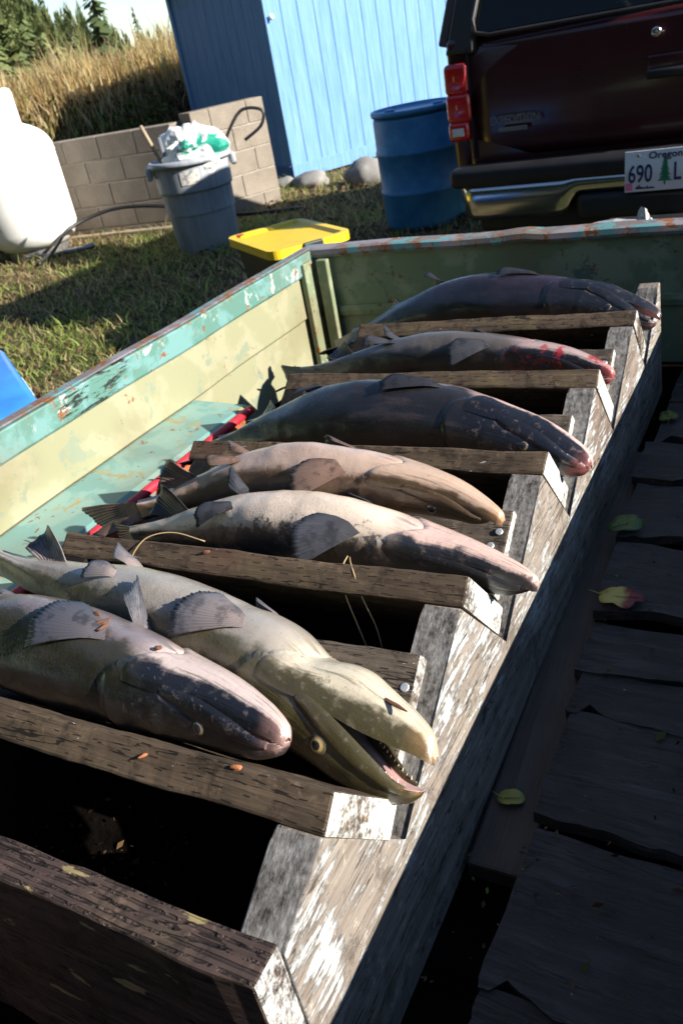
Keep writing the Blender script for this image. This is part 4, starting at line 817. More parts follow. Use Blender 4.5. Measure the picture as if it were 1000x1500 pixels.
class Salmon:
    def __init__(s, name, label, spine, roll, mat, finm, eyem, jaw=0.05, girth=1.0, Lnom=None, headscale=1.0, thick=0.12, group='dead salmon laid on the rack'):
        s.mat, s.finm, s.eyem, s.jaw, s.girth, s.hs = mat, finm, eyem, jaw, girth, headscale
        path = catmull(spine, 160); cum = [0]
        for a, b in zip(path, path[1:]): cum.append(cum[-1] + (b - a).length)
        s.L = cum[-1]; s.path = path; s.cum = np.array(cum) / cum[-1]; s.pa = np.array([tuple(p) for p in path]); s.roll = roll
        s.Ln = Lnom or s.L; s.thick = thick
        base = path[70]
        s.root = None; s.name, s.label, s.group = name, label, group
    def fr(s, t):
        def at(q): return Vector([np.interp(q, s.cum, s.pa[:, i]) for i in range(3)]) if 0 <= q <= 1 else None
        t = 1.28 * t if t < 0.25 else 0.32 + (t - 0.25) * 0.68 / 0.75
        if t < 0: p = at(0) + (at(0) - at(0.03)) * (-t / 0.03)
        elif t > 1: p = at(1) + (at(1) - at(0.97)) * ((t - 1) / 0.03)
        else: p = at(t)
        a, b = at(max(0, min(0.97, t - 0.02))), at(min(1, max(0.04, t + 0.02))); Td = (b - a).normalized()
        r = s.roll if not callable(s.roll) else s.roll(t)
        up = Vector((0, math.sin(r), math.cos(r))); Vn = (up - Td * up.dot(Td)).normalized(); S = Td.cross(Vn)
        return p, Td, Vn, S
    def pt(s, t, z, y):
        p, Td, Vn, S = s.fr(t); return p + Vn * (z * s.Ln) + S * (y * s.Ln)
    def ext(s, t):
        g = s.girth; k = g * (s.hs if t < 0.2 else 1 + (s.hs - 1) * sst(0.3, 0.2, t))
        return interp(VT, t) * k, interp(DTt, t) * k, interp(WT, t) * k
    def ZM(s, t): return s.hs * (0.001 + 0.016 * min(max(t, 0) / 0.13, 1.0))
    def surf(s, t, a, off=0.0):
        """point on the outer skin (mouth closed), a=0 ventral, +-pi/2 flanks; positive side is +S"""
        v, d, w = s.ext(t); c, n = math.cos(a), math.sin(a); e = 2 / 2.25
        k = 1.0
        ca = c; tg = 0.222 - 0.075 * max(0, ca) ** 2 - 0.02 * max(0, -ca) ** 2
        gm_ = sst(tg - 0.005, tg + 0.005, t); k += (1 - gm_) * 0.075 * math.exp(-max(0, tg - t) / 0.030) * sst(0.02, 0.14, t) - gm_ * 0.060 * math.exp(-max(0, t - tg) / 0.010)
        z = sgnpow(c, e) * (v if c > 0 else d) * k; y = sgnpow(n, e) * w * k
        return s.pt(t, z + off * c, y + off * n)
    def build(s):
        NA = 56; ts = list(np.arange(0, 0.268, 0.0042)) + list(np.linspace(0.272, 0.905, 62)); vs, fs, al, ve, inn, uv = [], [], [], [], [], []
        def add(p, t, cv, i_, u):
            vs.append(tuple(p)); al.append(t); ve.append(cv); inn.append(i_); uv.append(u)
        SC = 0.0036
        for t in ts:
            v, d, w = s.ext(t); cut = sst(0.165, 0.125, t); hook = 0.010 * max(0, 1 - t / 0.03) ** 1.5 * s.hs
            for i in range(NA):
                a = 2 * math.pi * i / NA; c, n = math.cos(a), math.sin(a); e = 2 / 2.25
                tg = 0.222 - 0.075 * max(0, c) ** 2 - 0.02 * max(0, -c) ** 2; k = 1.0
                gm_ = sst(tg - 0.005, tg + 0.005, t); k += (1 - gm_) * 0.075 * math.exp(-max(0, tg - t) / 0.030) * sst(0.02, 0.14, t) - gm_ * 0.060 * math.exp(-max(0, t - tg) / 0.010)
                # preopercle ridge
                tp_ = 0.150 - 0.03 * max(0, c); k += 0.035 * math.exp(-((t - tp_) / 0.007) ** 2) * (abs(n) > 0.4)
                vv = v * (1 - cut) + (s.ZM(t) + 0.003) * cut
                # the roof of the mouth is hollow
                z = sgnpow(c, e) * (vv if c > 0 else d) * k; y = sgnpow(n, e) * w * k
                if cut > 0.5 and c > 0.25: z -= 0.35 * w * (c - 0.25) * cut
                z += hook
                lf = sst(0.2, 0.35, t); z += 0.0012 * mn.noise(Vector((t * 30, a * 2, s.L * 50))) + lf * 0.0055 * mn.noise(Vector((t * 7, c * 1.5, n * 1.5 + s.L * 31))); y += 0.0012 * mn.noise(Vector((t * 30, a * 2, s.L * 90))) + lf * 0.0045 * mn.noise(Vector((t * 8, c * 1.5 + 3, n * 1.5 + s.L * 47)))
                add(s.pt(t, z, y), t, c, 1.0 if (cut > 0.5 and c > 0.2) else 0.0, (t * s.Ln / SC, (a if a <= math.pi else a - 2 * math.pi) * (0.07 * s.Ln) / SC))
        n = NA
        for k in range(len(ts) - 1):
            for i in range(n): fs.append((k * n + i, (k + 1) * n + i, (k + 1) * n + (i + 1) % n, k * n + (i + 1) % n))
        fs.append(tuple(range(n))); fs.append(tuple((len(ts) - 1) * n + i for i in range(n))[::-1])
        # lower jaw, hinged at t = 0.15
        tj = list(np.arange(0.0, 0.236, 0.0042)); NB = 48; b0 = len(vs); th_ = 0.150; zh = s.ZM(th_)
        for t in tj:
            v, d, w = s.ext(t); zm = s.ZM(t); w2 = w * (0.92 + 0.11 * sst(0.09, 0.15, t)); v2 = v * (1.03 + s.thick * sst(-0.006, 0.010, t) * sst(0.15, 0.08, t)) + 0.002
            tipup = 0.003 * max(0, 1 - t / 0.022) ** 2 * s.hs
            for i in range(NB):
                f = i / NB
                if f < 0.6:      # outer skin from side to side round the chin
                    a = (f / 0.6 - 0.5) * math.pi; c, n_ = math.cos(a), math.sin(a)
                    z = zm - 0.004 + (v2 - zm + 0.004) * max(0.0, c) ** 0.8; y = w2 * sgnpow(n_, 0.88); ii = 0.0
                    dive = sst(0.145 + 0.048 * abs(n_), 0.168 + 0.050 * abs(n_), t); q_ = 1 - 0.22 * dive; z *= q_; y *= q_
                    lip = 1.0 if (abs(n_) > 0.985 and t < 0.12) else 0.0
                    cv = max(0.0, c) * 0.9 + 0.08
                else:            # floor of the mouth
                    g = (f - 0.6) / 0.4; y = w2 * (1 - 2 * g) * 0.86; z = zm + 0.55 * (v2 - zm) * max(0, 1 - abs(2 * g - 1) ** 2.4); cv = 0.6; ii = 1.0
                    if t > 0.16: z *= 0.9; y *= 0.85
                z -= tipup
                tau, zz = (t - th_), z - zh; ang_ = s.jaw * sst(0.225, 0.13, t); ca, sa = math.cos(ang_), math.sin(ang_)
                tau2 = tau * ca + zz * sa; z2 = -tau * sa + zz * ca
                add(s.pt(th_ + tau2 * (s.Ln / s.L), z2 + zh, y), t, cv, ii, (t * s.Ln / SC, (y / w2) * 1.3 * 0.07 * s.Ln / SC))
        for k in range(len(tj) - 1):
            for i in range(NB): fs.append((b0 + k * NB + i, b0 + k * NB + (i + 1) % NB, b0 + (k + 1) * NB + (i + 1) % NB, b0 + (k + 1) * NB + i))
        fs.append(tuple(b0 + i for i in range(NB))[::-1])
        # maxilla: long bony lip on each side of the upper jaw
        for sd in (-1, 1):
            b1 = len(vs); tm = np.linspace(0.012, 0.142, 26); NM = 10
            for t in tm:
                f = (t - 0.012) / 0.13; v, d, w = s.ext(t); hh = (0.005 + 0.0085 * math.sin(min(1, f * 1.05) * 2.6) ** 1.2 if f < 0.99 else 0.004) * s.hs; tk = 0.0042 * s.hs * (1 - 0.4 * f)
                zc = s.ZM(t) - 0.003 * s.hs + 0.009 * max(0, 1 - t / 0.03) ** 1.5 * s.hs + 0.003 * f; yc = w * (1.0 if f < 0.9 else 1.0) * 1.0
                for i in range(NM):
                    a = 2 * math.pi * i / NM; add(s.pt(t, zc + hh * math.cos(a), sd * (yc + tk * math.sin(a) * sd * sd)), t, 0.05, 0.0, (t * 100, a))
            for k in range(25):
                for i in range(NM): fs.append((b1 + k * NM + i, b1 + (k + 1) * NM + i, b1 + (k + 1) * NM + (i + 1) % NM, b1 + k * NM + (i + 1) % NM))
            fs.append(tuple(b1 + i for i in range(NM))); fs.append(tuple(b1 + 25 * NM + i for i in range(NM)))
        org = Vector(s.path[75]); me = bpy.data.meshes.new(s.name); me.from_pydata([tuple(Vector(v) - org) for v in vs], [], fs); me.update()
        bm = bmesh.new(); bm.from_mesh(me); bmesh.ops.recalc_face_normals(bm, faces=bm.faces); bm.to_mesh(me); bm.free()
        for nm, dt in (('along', al), ('vent', ve), ('inner', inn)):
            at = me.attributes.new(nm, 'FLOAT', 'POINT'); at.data.foreach_set('value', np.array(dt, np.float32))
        ul = me.uv_layers.new(name='UVMap'); ua = np.array(uv, np.float32); li = np.zeros(len(me.loops), np.int32); me.loops.foreach_get('vertex_index', li); ul.data.foreach_set('uv', ua[li].ravel())
        me.shade_smooth(); me.set_sharp_from_angle(angle=1.0)
        s.org = org; s.root = link(s.name, me, s.mat, None); s.root.matrix_world = RK @ Matrix.Translation(org); tag(s.root, s.label, 'fish', s.group)
        return s
    def eyes(s, t=0.092, z=-0.010, r=0.0085):
        for sd in (-1, 1):
            v, d, w = s.ext(t); p, Td, Vn, S = s.fr(t); yy = w * (1 - (abs(z * s.hs) / d) ** 2.25) ** (1 / 2.25)
            nrm = (S * sd * 0.93 + Vn * -0.15 + Td * -0.12).normalized(); c = s.pt(t, z * s.hs, sd * (yy - 0.0055 / s.Ln * 1.0)) - s.org
            prof = []
            for k in range(9):
                a = k / 8 * math.pi / 2; prof.append((r * math.cos(a) * 1.0, r * 0.62 * math.sin(a)))
            me = lathe_me([(r * 1.18, -0.002), (r * 1.15, 0.002), (r * 1.02, 0.0032)] + [(max(a, 0.0002), b + 0.0022) for a, b in prof], 24, 'eye')
            q = nrm.to_track_quat('Z', 'Y').to_matrix().to_4x4(); link('eye', me, s.eyem, s.root, mw=Matrix.Translation(c) @ q, smooth=True)
        return s
    def fin(s, name, b0, b1, d0, d1, len0, len1, n=13, ragged=0.065, curve=0.12, fork=0.0, amp=0.00045, th=0.0007, bulge=0.02, mat=None, droop=(0, 0, 0), world=False, wrap=0.0, th0=0.0, th1=0.0, clr=0.006):
        """b0,b1: (t, angle, offset) or 3-vectors; d0,d1: directions in (back, ventral, side) of the local frame"""
        def bp(b): return s.surf(b[0], b[1], -0.004)
        A, B = bp(b0), bp(b1); tm = (b0[0] + b1[0]) / 2; p, Td, Vn, S = s.fr(tm)
        def dv(d): return (Vector(d) if world else (Td * d[0] + Vn * d[1] + S * d[2])).normalized()
        D0, D1 = dv(d0), dv(d1); NR = n * 4; NK = 9; vs, ry, ou = [], [], []; nrm = None
        rnd_ = random.Random(hash((s.name, name, round(b0[0], 3), round(b0[1], 2))) & 0xffff)
        jig = [1 - ragged * rnd_.random() for _ in range(n + 1)]
        Dr = Vector(droop)
        N0 = D0.cross(D1); N0 = N0.normalized() if N0.length > 1e-4 else (B - A).cross(D0).normalized()
        out_ = (A.lerp(B, 0.5) - s.fr(tm)[0])
        if N0.dot(out_) < 0: N0 = -N0
        for i in range(NR + 1):
            f = i / NR; D = D0.lerp(D1, f).normalized(); base = A.lerp(B, f)
            ln = len0 + (len1 - len0) * f; ln *= 1 + curve * math.sin(math.pi * f) - fork * math.sin(math.pi * f) ** 1.5
            fi = f * n; j = int(min(fi, n - 1)); ln *= jig[j] * (1 - (fi - j)) + jig[j + 1] * (fi - j)
            ln *= 1 - 0.015 * (1 - abs(math.cos(math.pi * fi)))
            for k in range(NK + 1):
                g = k / NK; x = base + D * (ln * s.Ln * g)
                x += N0 * (amp * math.cos(2 * math.pi * fi) * min(1, g * 3) + bulge * s.Ln * math.sin(math.pi * f) * g + 0.007 * g * mn.noise(Vector((f * 2.5, g * 1.5, s.L * 40 + b0[1])))) + Dr * (ln * s.Ln * g * g)
                if wrap > 0:
                    tha = th0 + (th1 - th0) * f; sd_ = 1 if b0[1] > 0 else -1; tb = b0[0] + (b1[0] - b0[0]) * f; ab = b0[1] + (b1[1] - b0[1]) * f
                    tt = min(0.9, tb + ln * g * math.cos(tha) / 0.907); v_, d_, w_ = s.ext(tt); aa = ab + sd_ * ln * g * math.sin(tha) / (0.5 * (v_ + w_))
                    y_ = s.surf(tt, aa, (clr + 0.004 * math.sin(math.pi * f) ) * min(1, g * 4) / 1.0 * (0.6 + 0.6 * g) + amp * 0.8 * math.cos(2 * math.pi * fi) / s.Ln * min(1, g * 3) - 0.003 * (1 - min(1, g * 4)))
                    x = x.lerp(y_, wrap)
                vs.append(tuple(x - s.org)); ry.append(fi); ou.append(g)
        fs = []
        for i in range(NR):
            for k in range(NK): b = i * (NK + 1) + k; fs.append((b, b + 1, b + NK + 2, b + NK + 1))
        me = bpy.data.meshes.new(name); me.from_pydata(vs, [], fs); me.update()
        for nm, dt in (('ray', ry), ('out', ou)):
            at = me.attributes.new(nm, 'FLOAT', 'POINT'); at.data.foreach_set('value', np.array(dt, np.float32))
        o = link(name, me, mat or s.finm, s.root, smooth=True); md = o.modifiers.new('th', 'SOLIDIFY'); md.thickness = th; md.offset = 0; return o
def eye_mat(name, iris):
    t = T(name); s_ = t.n('ShaderNodeSeparateXYZ', {0: t.obj(False)})
    r = t.math('SQRT', t.math('ADD', t.math('MULTIPLY', s_.outputs[0], s_.outputs[0]), t.math('MULTIPLY', s_.outputs[1], s_.outputs[1])))
    c = t.ramp(t.math('MULTIPLY', r, 80.0), [(0.0, (0.012, 0.014, 0.02)), (0.36, (0.015, 0.018, 0.03)), (0.42, iris), (0.60, tuple(x * 0.55 for x in iris)), (0.72, (0.03, 0.025, 0.018)), (0.95, (0.20, 0.17, 0.12))])
    return t.done(c, 0.08, Coat_Weight=1.0)
M_EYE = eye_mat('fish_eye', (0.42, 0.30, 0.12)); M_EYED = eye_mat('fish_eye_dull', (0.13, 0.10, 0.06))
FIN_DARK = fin_mat('dark_fin', (0.055, 0.052, 0.058), (0.022, 0.024, 0.032), (0.055, 0.06, 0.072))
FIN_BLUE = fin_mat('slate_fin', (0.13, 0.11, 0.115), (0.032, 0.038, 0.055), (0.075, 0.085, 0.11))
FIN_PALE = fin_mat('pale_fin', (0.28, 0.215, 0.195), (0.075, 0.08, 0.10), (0.14, 0.14, 0.155))
FIN_TAN = fin_mat('tan_fin', (0.25, 0.145, 0.11), (0.065, 0.048, 0.042), (0.10, 0.075, 0.062))
FIN_GOLD = fin_mat('gold_fin', (0.34, 0.26, 0.13), (0.26, 0.18, 0.07), (0.16, 0.12, 0.06))
FIN_BLACK = fin_mat('black_fin', (0.030, 0.029, 0.034), (0.017, 0.017, 0.021), (0.035, 0.035, 0.042))
def sidefin(f, name, t0, dt, sd, a, th0, th1, lift, ln, nr, mat, wrap=0.0, short=0.46):
    nz, ny = math.cos(a), math.sin(a) * sd; tz, ty = -math.sin(a), math.cos(a) * sd
    def d(th, l): return (math.cos(th), tz * math.sin(th) + l * nz, ty * math.sin(th) + l * ny)
    f.fin(name, (t0, sd * (a + 0.16)), (t0 + dt, sd * (a - 0.14)), d(th0, lift + 0.14), d(th1, lift + 0.16), ln, ln * short, nr, mat=mat, wrap=wrap, th0=th0, th1=th1)
def pects(f, near, far, ln=0.13, nm=None, n=19):
    for sd, sp in ((-1, near), (1, far)):
        if sp: sidefin(f, 'pectoral_fin', 0.230, 0.024, sd, sp[0], sp[1], sp[2], sp[3], ln * sp[4], n, nm, sp[5] if len(sp) > 5 else 0.0)
def pelvics(f, near, far, ln=0.085, nm=None, tt=0.53):
    for sd, sp in ((-1, near), (1, far)):
        if sp: sidefin(f, 'pelvic_fin', tt, 0.02, sd, sp[0], sp[1], sp[2], sp[3], ln * sp[4], 13, nm, sp[5] if len(sp) > 5 else 0.0)
def tail(f, ln=0.115, spread=0.62, nm=None, fork=0.30, side=0.0, twist=0.0):
    v = (1.0, math.sin(spread), side)
    o = f.fin('caudal_fin', (0.900, 0.0), (0.900, math.pi), (math.cos(spread), math.sin(spread) * math.cos(twist), side + math.sin(spread) * math.sin(twist)), (math.cos(spread), -math.sin(spread) * math.cos(twist), side - math.sin(spread) * math.sin(twist)), ln, ln, 18, 0.06, 0.0, fork, amp=0.0012, th=0.0018, mat=nm)
def anal(f, ln=0.075, nm=None, side=0.0, t0=0.70, t1=0.775):
    f.fin('anal_fin', (t0, 0.0), (t1, 0.0), (0.55, 0.8, side), (0.95, 0.35, side), ln, ln * 0.6, 11, 0.06, 0.1, mat=nm)
def dorsal(f, ln=0.07, nm=None):
    f.fin('dorsal_fin', (0.45, math.pi), (0.56, math.pi), (0.75, -0.5, 0.3), (0.95, -0.3, 0.2), ln, ln * 0.5, 11, 0.05, 0.1, mat=nm)

# 1 nearest fish
m = fish_mat('salmon_mauve_grey', (0.175, 0.142, 0.148), (0.030, 0.026, 0.014), (0.012, 0.011, 0.008), (0.50, 0.40, 0.37), (0.008, 0.008, 0.011), (0.50, 0.29, 0.25), blotch=0.35, split=0.80, hsplit=0.70)
f = Salmon('salmon', 'nearest salmon with mauve grey belly and black mottled head, mouth nearly shut', [(-0.086, 0.050, -0.028), (-0.19, 0.074, -0.024), (-0.315, 0.092, -0.018), (-0.445, 0.102, -0.014), (-0.56, 0.104, -0.018), (-0.70, 0.107, -0.032), (-0.88, 0.112, -0.055)], 0.55, m, FIN_BLUE, M_EYED, jaw=0.10, girth=0.88, headscale=1.02).build().eyes()
pects(f, (0.55, 0.40, -0.30, 0.04, 1.1, 0.85), (0.50, -0.2, -0.7, 0.75, 0.8), 0.130)
pelvics(f, (0.35, 0.35, -0.15, 0.05, 1.0, 0.8), (0.3, 0.3, -0.2, 0.1, 1.0, 0.6), 0.085)
anal(f); tail(f, twist=1.0); dorsal(f)
F1 = f
# 2 open mouth
m = fish_mat('salmon_olive_cream', (0.31, 0.275, 0.24), (0.085, 0.072, 0.038), (0.04, 0.034, 0.018), (0.50, 0.44, 0.335), (0.055, 0.045, 0.017), (0.46, 0.25, 0.10), blotch=0.30, blotch_col=(0.05, 0.042, 0.02), split=0.55, hsplit=0.52)
f = Salmon('salmon', 'olive headed salmon with its mouth gaping wide, cream lower jaw', [(0.026, 0.086, -0.094), (-0.04, 0.105, -0.074), (-0.11, 0.135, -0.052), (-0.20, 0.167, -0.036), (-0.333, 0.190, -0.022), (-0.454, 0.203, -0.012), (-0.58, 0.212, 0.0), (-0.74, 0.225, 0.02)], lambda t: 0.70 - 0.40 * sst(0.2, 0.45, t), m, FIN_BLUE, M_EYE, jaw=0.36, girth=0.86, headscale=1.20, thick=0.50).build().eyes(0.100, -0.008, 0.0112)
pects(f, (0.50, 0.42, -0.30, 0.04, 1.05, 0.85), (0.8, 0.3, -0.2, 0.1, 0.7, 0.8), 0.125, FIN_PALE)
pelvics(f, (0.35, 0.3, -0.2, 0.15, 0.9, 0.8), (0.3, 0.3, -0.2, 0.2, 1.0, 0.3), 0.08, FIN_PALE)
anal(f, nm=FIN_PALE); tail(f, 0.125, 0.42, FIN_GOLD, twist=-1.0); dorsal(f)
F2 = f
M_TOOTH = plain('fish_tooth', (0.62, 0.58, 0.50), 0.4)
cone = lathe_me([(0.0011, -0.001), (0.0010, 0.0005), (0.0006, 0.003), (0.0001, 0.0045)], 7, 'tooth'); cone.materials.append(M_TOOTH)
for sd in (-1, 1):
    for k_, tt in enumerate(np.linspace(0.014, 0.105, 15)):
        v_, d_, w_ = f.ext(tt); p_, Td_, Vn_, S_ = f.fr(tt); c_ = f.pt(tt, f.ZM(tt) + 0.004 + 0.009 * max(0, 1 - tt / 0.03) ** 1.5, sd * w_ * 0.90) - f.org
        dv_ = (Vn_ + Td_ * 0.35 * (0.5 + 0.5 * math.sin(k_ * 2.1)) - S_ * sd * 0.2).normalized()
        link('tooth', cone, None, f.root, mw=Matrix.Translation(c_) @ dv_.to_track_quat('Z', 'Y').to_matrix().to_4x4() @ Matrix.Scale(0.35 + 0.4 * abs(math.sin(k_ * 1.7)), 4), smooth=True)
# 3 tan fish
m = fish_mat('salmon_tan_pink', (0.50, 0.36, 0.285), (0.15, 0.088, 0.052), (0.065, 0.036, 0.022), (0.45, 0.32, 0.24), (0.09, 0.058, 0.032), (0.48, 0.25, 0.11), blotch=0.30, blotch_col=(0.07, 0.04, 0.025), split=0.48, hsplit=0.50)
f = Salmon('salmon', 'tan pink salmon lying behind the cream blotched one, mouth shut', [(-0.028, 0.487, -0.022), (-0.096, 0.500, 0.000), (-0.20, 0.512, 0.014), (-0.36, 0.516, 0.010), (-0.50, 0.502, -0.012), (-0.61, 0.475, -0.038), (-0.69, 0.458, -0.052)], 0.12, m, FIN_TAN, M_EYED, jaw=0.07, girth=0.74, headscale=1.02, Lnom=0.76).build().eyes()
pects(f, (0.72, 0.70, 0.08, 0.0, 1.0, 0.12), (0.85, 0.1, -0.35, 0.05, 1.0, 0.4), 0.130, FIN_TAN)
pelvics(f, (0.3, 0.3, 0.0, 0.0, 0.9), (0.35, 0.35, -0.05, 0.14, 1.0), 0.09, FIN_TAN)
anal(f, 0.07, FIN_TAN, -0.2); tail(f, 0.20, 0.22, FIN_TAN, twist=1.2)
# 4 cream fish with black blotches
m = fish_mat('salmon_cream_blotched', (0.70, 0.57, 0.46), (0.16, 0.115, 0.09), (0.035, 0.028, 0.026), (0.54, 0.38, 0.33), (0.018, 0.018, 0.022), (0.56, 0.26, 0.21), blotch=0.70, split=0.36, hsplit=0.72, soft=0.22)
f = Salmon('salmon', 'cream salmon with black blotches and a dark throat, belly up at the third rung', [(0.054, 0.388, -0.050), (-0.066, 0.408, -0.036), (-0.216, 0.420, -0.020), (-0.401, 0.428, -0.030), (-0.54, 0.430, -0.050), (-0.62, 0.430, -0.066), (-0.68, 0.425, -0.095)], 0.10, m, FIN_DARK, M_EYED, jaw=0.04, girth=0.80, headscale=1.0, Lnom=0.78).build().eyes()
pects(f, (0.70, 0.82, 0.12, 0.02, 1.05, 0.08), (0.9, 0.35, -0.1, 0.02, 0.85, 0.8), 0.130, FIN_DARK)
pelvics(f, (0.4, 0.55, 0.15, 0.04, 1.05, 0.4), (0.35, 0.3, -0.1, 0.40, 1.0), 0.09, FIN_DARK)
anal(f, 0.08, FIN_BLACK); tail(f, 0.10, 0.4, FIN_BLACK, twist=1.2)
# 5 big black fish
m = fish_mat('salmon_black_pink_belly', (0.23, 0.165, 0.155), (0.018, 0.015, 0.015), (0.009, 0.007, 0.007), (0.56, 0.40, 0.36), (0.006, 0.006, 0.009), (0.62, 0.18, 0.16), split=0.90, hsplit=0.82, soft=0.10, rough=0.30, coat=0.6)
f = Salmon('salmon', 'large black salmon with pinkish grey belly and red lips, at the fourth rung', [(0.040, 0.712, -0.062), (-0.07, 0.744, -0.028), (-0.201, 0.768, -0.006), (-0.396, 0.774, -0.006), (-0.586, 0.772, -0.040), (-0.66, 0.770, -0.062), (-0.765, 0.765, -0.085)], 0.72, m, FIN_BLACK, M_EYED, jaw=0.09, girth=0.90, headscale=1.04).build().eyes()
pects(f, (0.55, 0.30, -0.05, -0.07, 1.1, 0.9), None, 0.13)
pelvics(f, (0.3, 0.15, -0.1, -0.02, 1.0, 0.8), (0.3, 0.2, -0.1, 0.0, 1.0, 0.8), 0.085)
anal(f, 0.045); tail(f, 0.11, 0.36, twist=1.3)
# 6 dark fish with bloodied head
m = fish_mat('salmon_dark_bloodied', (0.105, 0.09, 0.080), (0.030, 0.025, 0.022), (0.010, 0.009, 0.009), (0.34, 0.25, 0.24), (0.009, 0.008, 0.011), (0.62, 0.10, 0.10), split=0.45, hsplit=0.6, blood=0.9, coat=0.6)
f = Salmon('salmon', 'slim dark grey salmon with a bloody red snout, at the fifth rung', [(0.004, 1.056, -0.055), (-0.118, 1.078, -0.022), (-0.261, 1.098, -0.014), (-0.412, 1.100, -0.018), (-0.60, 1.100, -0.036), (-0.75, 1.10, -0.052)], 0.20, m, FIN_BLACK, M_EYED, jaw=0.12, girth=0.76).build().eyes()
pects(f, (0.72, 0.70, 0.08, 0.02, 1.0, 0.15), (0.8, 0.2, -0.2, 0.08, 0.9, 0.5), 0.13, FIN_DARK)
pelvics(f, (0.35, 0.35, 0.05, 0.08, 1.1), (0.35, 0.25, -0.15, 0.28, 1.1), 0.09, FIN_DARK)
anal(f, 0.05); tail(f, 0.11, 0.36, twist=1.1)
# 7 farthest
m = fish_mat('salmon_purple_black', (0.07, 0.05, 0.06), (0.022, 0.014, 0.022), (0.008, 0.006, 0.009), (0.26, 0.19, 0.19), (0.007, 0.007, 0.009), (0.20, 0.11, 0.10), split=0.80, hsplit=0.85, soft=0.15, rough=0.28, coat=0.7)
f = Salmon('salmon', 'farthest salmon, purple black with open mouth, beside the trailer end wall', [(0.022, 1.385, -0.062), (-0.055, 1.402, -0.032), (-0.135, 1.418, -0.010), (-0.374, 1.432, 0.002), (-0.554, 1.432, -0.022), (-0.66, 1.432, -0.052), (-0.80, 1.43, -0.090)], 0.80, m, FIN_BLACK, M_EYED, jaw=0.20, girth=0.86, headscale=1.02).build().eyes()
pects(f, (0.50, 0.25, -0.08, -0.07, 1.0, 0.9), None, 0.13)
pelvics(f, (0.2, 0.1, -0.15, 0.25, 1.0), None, 0.085)
anal(f, 0.05); tail(f, 0.12, 0.4, twist=1.1)

# ------------------------------------------------------------------ leaves, straws and scraps
def leaf(name, label, loc, rz, size, cols, lobes, seed, mw0=None):
    t = T(name + '_mat'); v = t.obj(False); n = t.noise(v, 40, 5, 0.6, 0.3); s_ = t.n('ShaderNodeSeparateXYZ', {0: v})
    c = t.mix(t.step(t.math('ADD', s_.outputs[0], t.math('MULTIPLY', t.math('SUBTRACT', n, 0.5), 0.03)), 0.0, 0.012), cols[0], cols[1]); c = t.mix(t.step(n, 0.6, 0.7), c, cols[2])
    M = t.done(c, 0.5, nrm=t.bump(n, 0.5, 0.001))
    vs, fs = [(0, 0, 0.004)], []; NA = 48
    for ring in (0.5, 1.0):
        for i in range(NA):
            a = 2 * math.pi * i / NA; r = size * ring * (0.72 + 0.28 * abs(math.cos(lobes * a / 2)) + 0.05 * mn.noise(Vector((a * 6, seed, 0))))
            x, y = r * math.cos(a), r * math.sin(a) * 0.8; vs.append((x, y, 0.004 + 0.006 * ring * mn.noise(Vector((x * 30, y * 30, seed))) + 0.004 * ring * abs(math.sin(lobes * a / 2))))
    for i in range(NA):
        j = (i + 1) % NA; fs.append((0, 1 + i, 1 + j)); fs.append((1 + i, 1 + NA + i, 1 + NA + j, 1 + j))
    root = thing('leaf', label, 'leaf', loc, rz)
    o = raw('blade', vs, fs, M, root, True); md = o.modifiers.new('th', 'SOLIDIFY'); md.thickness = 0.0006
    link('stalk', tube_me([(-size * 0.55, 0, 0.004), (-size * 0.95, 0.004, 0.006), (-size * 1.35, 0.012, 0.004)], 0.0009, 6, n=8), M, root)
    vt = [(-size * 0.5, 0, 0.0055), (size * 0.7, 0, 0.0065)]
    link('midrib', tube_me(vt, 0.0008, 5), M, root); return root
leaf('maple_leaf', 'yellow and dark red maple leaf lying flat on the deck boards', (0.098, 0.680, -0.284), 0.1, 0.036, ((0.42, 0.36, 0.10), (0.16, 0.02, 0.02), (0.34, 0.14, 0.05)), 5, 1.1)
leaf('green_leaf', 'green leaf with brown stalk on the deck boards', (0.064, 0.885, -0.282), -2.4, 0.034, ((0.06, 0.11, 0.02), (0.045, 0.09, 0.02), (0.12, 0.07, 0.03)), 3, 2.3)
leaf('alder_leaf', 'small yellow green leaf on the dark plank', (0.046, 0.279, -0.312), 0.35, 0.017, ((0.30, 0.27, 0.06), (0.24, 0.23, 0.05), (0.16, 0.13, 0.04)), 2, 3.7)
leaf('sprig_leaf', 'green sprig leaf in the shade beyond the rack foot', (0.062, 1.36, -0.297), 2.0, 0.026, ((0.08, 0.12, 0.02), (0.07, 0.10, 0.02), (0.12, 0.12, 0.03)), 3, 6.1)
M_STRAW = plain('dry_straw', (0.36, 0.26, 0.13), 0.7)
def rk(pts): return [RK @ Vector(p) for p in pts]
def straw(label, pts, r=0.0009, m=M_STRAW): tag(link('straw', tube_me(rk(pts), r, 6, n=24), m), label, 'straw', 'dry straws on the rack')
straw('dry straw hanging left of its pair from the third rung', [(-0.166, 0.345, -0.002), (-0.163, 0.325, -0.006), (-0.155, 0.306, -0.03), (-0.142, 0.298, -0.07), (-0.131, 0.295, -0.115)])
straw('dry straw hanging right of its pair from the third rung', [(-0.168, 0.352, -0.008), (-0.150, 0.325, -0.002), (-0.130, 0.303, -0.03), (-0.115, 0.297, -0.07), (-0.111, 0.294, -0.112)])
straw('bent yellow straw lying across the left part of the third rung', [(-0.400, 0.352, -0.008), (-0.45, 0.348, 0.004), (-0.485, 0.330, 0.003), (-0.497, 0.305, -0.012), (-0.505, 0.296, -0.035)])
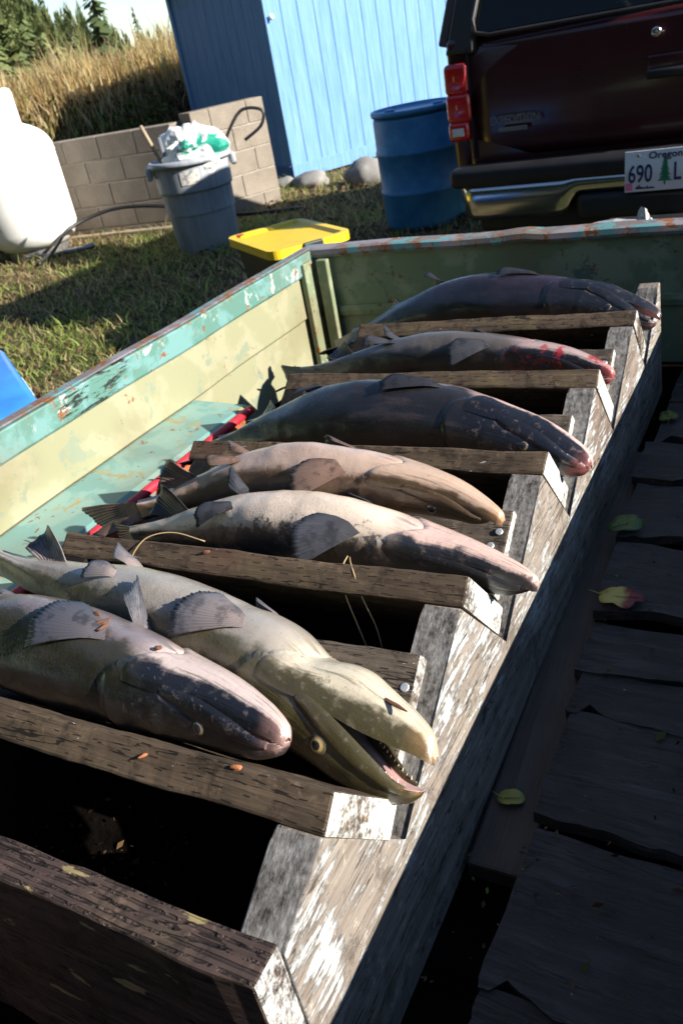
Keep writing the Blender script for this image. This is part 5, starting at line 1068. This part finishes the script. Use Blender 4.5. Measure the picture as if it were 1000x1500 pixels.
M_BARKBIT = plain('bark_chip', (0.13, 0.055, 0.03), 0.9, bump=0.5); M_RUSTCHIP = plain('orange_bark', (0.34, 0.12, 0.045), 0.9, bump=0.5)
def chip(label, p, s, rz, m, seed=1.0, tilt=(0, 0)):
    me = lump('bark_chip', 1.0, (s[0], s[1], s[2]), 0.5, seed, None, 2)
    o = link('bark_chip', me, m); o.matrix_world = RK @ Matrix.Translation(p) @ Matrix.Rotation(rz, 4, 'Z') @ Matrix.Rotation(tilt[0], 4, 'X') @ Matrix.Rotation(tilt[1], 4, 'Y'); tag(o, label, 'bark')
chip('orange bark chip on the second rung below the nearest salmon', (-0.205, -0.012, -0.008), (0.005, 0.0022, 0.0018), 0.9, M_RUSTCHIP, 1.3, (-0.6, 0))
chip('orange bark chip under the snout of the nearest salmon', (-0.100, -0.002, -0.002), (0.007, 0.003, 0.003), 0.1, M_RUSTCHIP, 2.3, (-0.6, 0))
chip('red brown bark chip on the third rung beside the straw', (-0.372, 0.322, -0.004), (0.006, 0.004, 0.003), 0.4, M_BARKBIT, 3.1, (-0.6, 0))
for k, (ff, tt, aa, sz, rz_, lab) in enumerate(((F1, 0.262, -0.42, (0.010, 0.0025, 0.002), 0.7, 'long red brown bark splinter behind the head of the nearest salmon'), (F1, 0.285, -0.30, (0.006, 0.004, 0.003), -0.4, 'small bark crumb on the belly of the nearest salmon'), (F1, 0.250, -0.55, (0.008, 0.002, 0.002), 1.4, 'thin bark splinter by the near pectoral fin of the nearest salmon'), (F1, 0.175, -0.40, (0.005, 0.003, 0.002), 0.2, 'tiny bark flake on the throat of the nearest salmon'))):
    chip(lab, ff.surf(tt, aa, 0.006), sz, rz_, M_BARKBIT, 4.0 + k)
chip('dark bark strip stuck across the cream lower jaw of the gaping salmon', F2.surf(0.062, -0.25, 0.048), (0.019, 0.0022, 0.0016), -0.35, M_BARKBIT, 9.3)
# rag and paper on the tongue box behind the end wall
M_RAG = plain('grey_rag', (0.30, 0.31, 0.34), 0.8, bump=0.3); M_PAPER = plain('white_paper', (0.72, 0.68, 0.60), 0.7)
tag(link('rag', lump('rag', 0.045, (1.7, 0.8, 0.42), 0.8, 4.4, None, 3), M_RAG, loc=(-0.19, 2.12, -0.068)), 'crumpled grey rag on the box behind the trailer end wall', 'rag')
tag(link('paper_scrap', lump('paper_scrap', 0.026, (0.6, 0.5, 1.3), 1.1, 7.4, None, 3), M_PAPER, loc=(-0.12, 2.10, -0.062)), 'crumpled white paper scrap beside the grey rag', 'paper')
